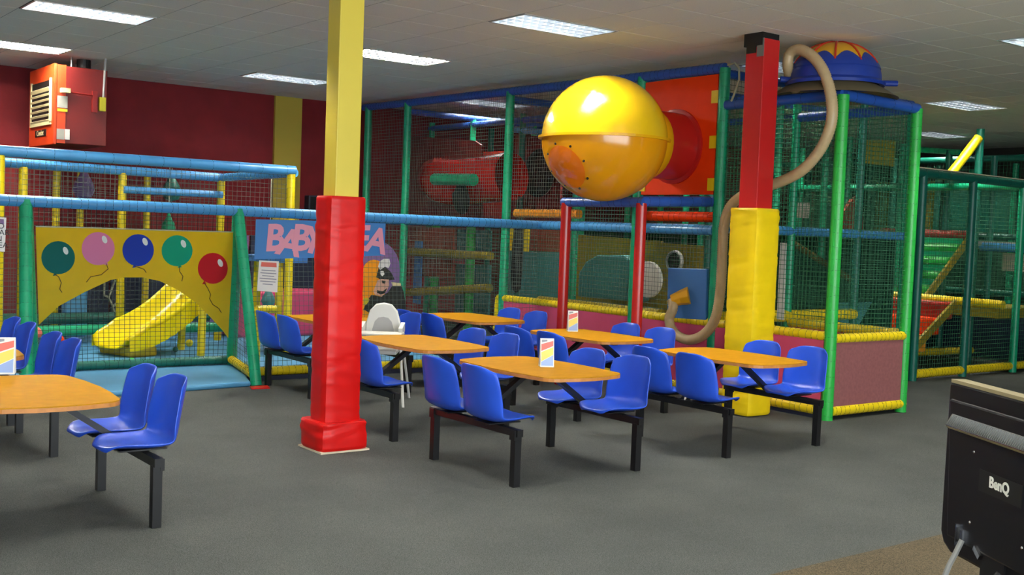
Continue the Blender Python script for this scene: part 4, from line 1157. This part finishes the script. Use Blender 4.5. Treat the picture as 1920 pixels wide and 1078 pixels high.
for z_ in (1.0, 2.0, 3.4):
    roll('beam', (18.9, 9.6, z_), (18.9, 16.0, z_), .055, 'dark_green_vinyl', ff, .4)
    roll('beam', (18.9, 9.6, z_), (21.4, 9.6, z_), .055, 'dark_green_vinyl', ff, .4)
net((18.9, 9.6, 3.4), (18.9, 16.0, 3.4), (18.9, 16.0, .1), (18.9, 9.6, .1), .065, .003, 'net_green', ff)
net((18.9, 9.6, 3.4), (21.4, 9.6, 3.4), (21.4, 9.6, .1), (18.9, 9.6, .1), .065, .003, 'net_green', ff)
for ya, yb, z_, m_ in ((9.8, 11.1, 2.1, 'deep_green'), (11.3, 12.7, 2.1, 'dark_green_vinyl'), (12.9, 14.3, 2.1, 'panel_olive'), (9.8, 12.7, 1.0, 'deep_green'), (12.9, 15.8, .2, 'deep_green')):
    part('panel', m_, ff, ('box', 20.3, 20.34, ya, yb, z_, z_ + 1.0))
part('panel', 'panel_red', ff, ('box', 19.6, 19.64, 9.9, 10.5, 2.3, 2.7))

# ================================================================== HIGH CHAIR
hc = FZ(764, 757)
HCX, HCY = 5.72, 9.75
hch = thing('high_chair', (HCX, HCY, 0), 'white plastic high chair behind the bare wooden table', 'high chair')
vd = Vector((.602, .799, 0)); vr = Vector((.799, -.602, 0))
def HC(u, v, z): return Vector((HCX, HCY, 0)) + vr * u + vd * v + Vector((0, 0, z))
prof = [(-.17, .52), (-.185, .68), (-.175, .8), (-.14, .92), (-.08, .985), (0, 1.0), (.08, .985), (.14, .92), (.175, .8), (.185, .68), (.17, .52)]
part('backrest', 'white_plastic', hch, ('prism', [HC(u, .12, z_) for u, z_ in prof], vd * .05), bevel=.015)
inn = [(u * .62, .56 + (z_ - .52) * .62) for u, z_ in prof]
part('back_inset', 'grey_plastic', hch, ('prism', [HC(u, .117, z_) for u, z_ in inn], vd * .006))
part('seat', 'white_plastic', hch, ('prism', [HC(-.17, -.14, .5), HC(.17, -.14, .5), HC(.17, .16, .5), HC(-.17, .16, .5)], (0, 0, .04)), bevel=.01)
part('tray', 'white_plastic', hch, ('prism', [HC(-.22, -.3, .7), HC(.22, -.3, .7), HC(.24, -.05, .7), HC(-.24, -.05, .7)], (0, 0, .025)), bevel=.01)
for s in (-1, 1):
    part('armrest', 'white_plastic', hch, ('bar', HC(s * .2, -.1, .72), HC(s * .2, .16, .76), .04, .09))
    part('leg', 'white_plastic', hch, ('tube', [HC(s * .19, -.05, .72), HC(s * .27, -.3, 0)], .014, 8), smooth=True)
    part('leg', 'white_plastic', hch, ('tube', [HC(s * .19, .08, .72), HC(s * .27, .34, 0)], .014, 8), smooth=True)

# ================================================================== COUNTER AND MONITOR
tl = CAM + ray(1780, 713) * 2.05 / ray(1780, 713).dot(fwd0)
az = R(-7.6)
far = fwd0 * math.cos(az) + right0 * math.sin(az)
near = -far
bk = Vector((far.y, -far.x, 0))
if bk.dot(CAM - tl) < 0: bk = -bk       # normal of the monitor's back, towards the camera
MWD, MHT = .37, .305
tip = Vector((0, 0, -1)) + bk * .06 + near * .095
tip.normalize()
base = tl + near * MWD / 2
CZ = 1.1
mo = thing('computer_monitor', (base.x - bk.x * .03, base.y - bk.y * .03, CZ), 'black computer monitor seen from behind at the right edge', 'monitor')
def MP(u, v, d=0.0): return tl + near * (u * MWD) + tip * (v * MHT) + bk * d
rr = .07
outline = [MP(.0, .01), MP(.04, 0), MP(.96, 0), MP(1, .01), MP(1, .93), MP(.9, 1), MP(.1, 1), MP(.03, .96), MP(0, .9)]
part('housing', 'monitor_black', mo, ('prism', outline, -bk * .03), bevel=.006)
part('screen', 'black', mo, ('prism', [MP(.05, .05, -.0305), MP(.95, .05, -.0305), MP(.95, .92, -.0305), MP(.05, .92, -.0305)], -bk * .001))
part('back_cover', 'monitor_black', mo, ('prism', [MP(.05, .1, .0), MP(.95, .1, .0), MP(.95, .9, .0), MP(.1, .9, .0)], bk * .008), bevel=.006)
part('top_edge', 'monitor_tan', mo, ('prism', [MP(.02, -.012), MP(.98, -.012), MP(.98, .008), MP(.02, .008)], -bk * .028))
part('vent_strip', 'chrome', mo, ('prism', [MP(.1, .18, .008), MP(.9, .18, .008), MP(.9, .25, .02), MP(.1, .25, .02)], bk * .004), bevel=.002)
m = MB()
for k in range(48):
    u = .12 + .76 * k / 47
    m.bar(MP(u, .185, .013), MP(u, .24, .024), .0015, .002, bk)
build('vent_rib', m, 'grey_metal', mo, kind='stuff')
part('vent_highlight', 'monitor_tan', mo, ('prism', [MP(.1, .25, .02), MP(.9, .25, .02), MP(.9, .268, .012), MP(.1, .268, .012)], bk * .004))  # tan strip paints the highlight along the vent
nrm_up = -tip
ctr = MP(.5, .55, .0095)
part('badge', 'black', mo, ('prism', [MP(.36, .44, .008), MP(.7, .44, .008), MP(.7, .56, .008), MP(.36, .56, .008)], bk * .0008))
text_part('logo', 'BenQ', .025, MP(.53, .49, .0102), near, nrm_up, 'print_white', mo, offset=.0009, extrude=.0004)
for u, v in ((.3, .36), (.72, .36), (.3, .76), (.72, .76)):
    part('screw', 'chrome', mo, ('lathe', [(.003, 0), (.002, .0015), (.0003, .002)], MP(u, v, .008), bk, 8))
for _u0, _v0, _u1, _v1, _w in ((.2, .8, .2, .92, .002), (.25, .82, .25, .91, .008), (.36, .88, .41, .92, .01)):
    part('port', 'chrome', mo, ('bar', MP(_u0, _v0, .008), MP(_u1, _v1, .008), _w, .008, bk))
part('cable', 'cable', mo, ('tube', smooth_path([MP(.3, .86, .02), MP(.29, .95, .03), MP(.27, 1.06, .04), MP(.26, 1.2, .04), Vector(MP(.25, 1.3, .05)[:2] + (CZ + .006,))], .02), .005, 8), smooth=True)
part('cable', 'monitor_black', mo, ('tube', smooth_path([MP(.62, .93, .02), MP(.6, 1.02, .035), MP(.56, 1.15, .04), Vector(MP(.55, 1.3, .05)[:2] + (CZ + .006,))], .02), .006, 8), smooth=True)
sb = MP(.5, .75, -.005)
part('stand', 'monitor_black', mo, ('bar', sb, Vector((sb.x, sb.y, CZ + .02)), .07, .025, bk), ('lathe', [(.001, .02), (.09, .016), (.105, .004), (.105, 0), (.001, 0)], (sb.x, sb.y, CZ), (0, 0, 1), 24))
cn = thing('reception_counter', (tl.x, tl.y - .3, 0), 'reception counter under the monitor, below the frame', 'counter')
cc = Vector((base.x, base.y, 0))
part('worktop', 'counter', cn, ('obox', cc + Vector((0, 0, CZ - .02)), near * .26, bk * .2, (0, 0, .02)))
part('front', 'counter', cn, ('obox', cc + Vector((0, 0, (CZ - .04) / 2)), near * .24, bk * .17, (0, 0, (CZ - .04) / 2)))
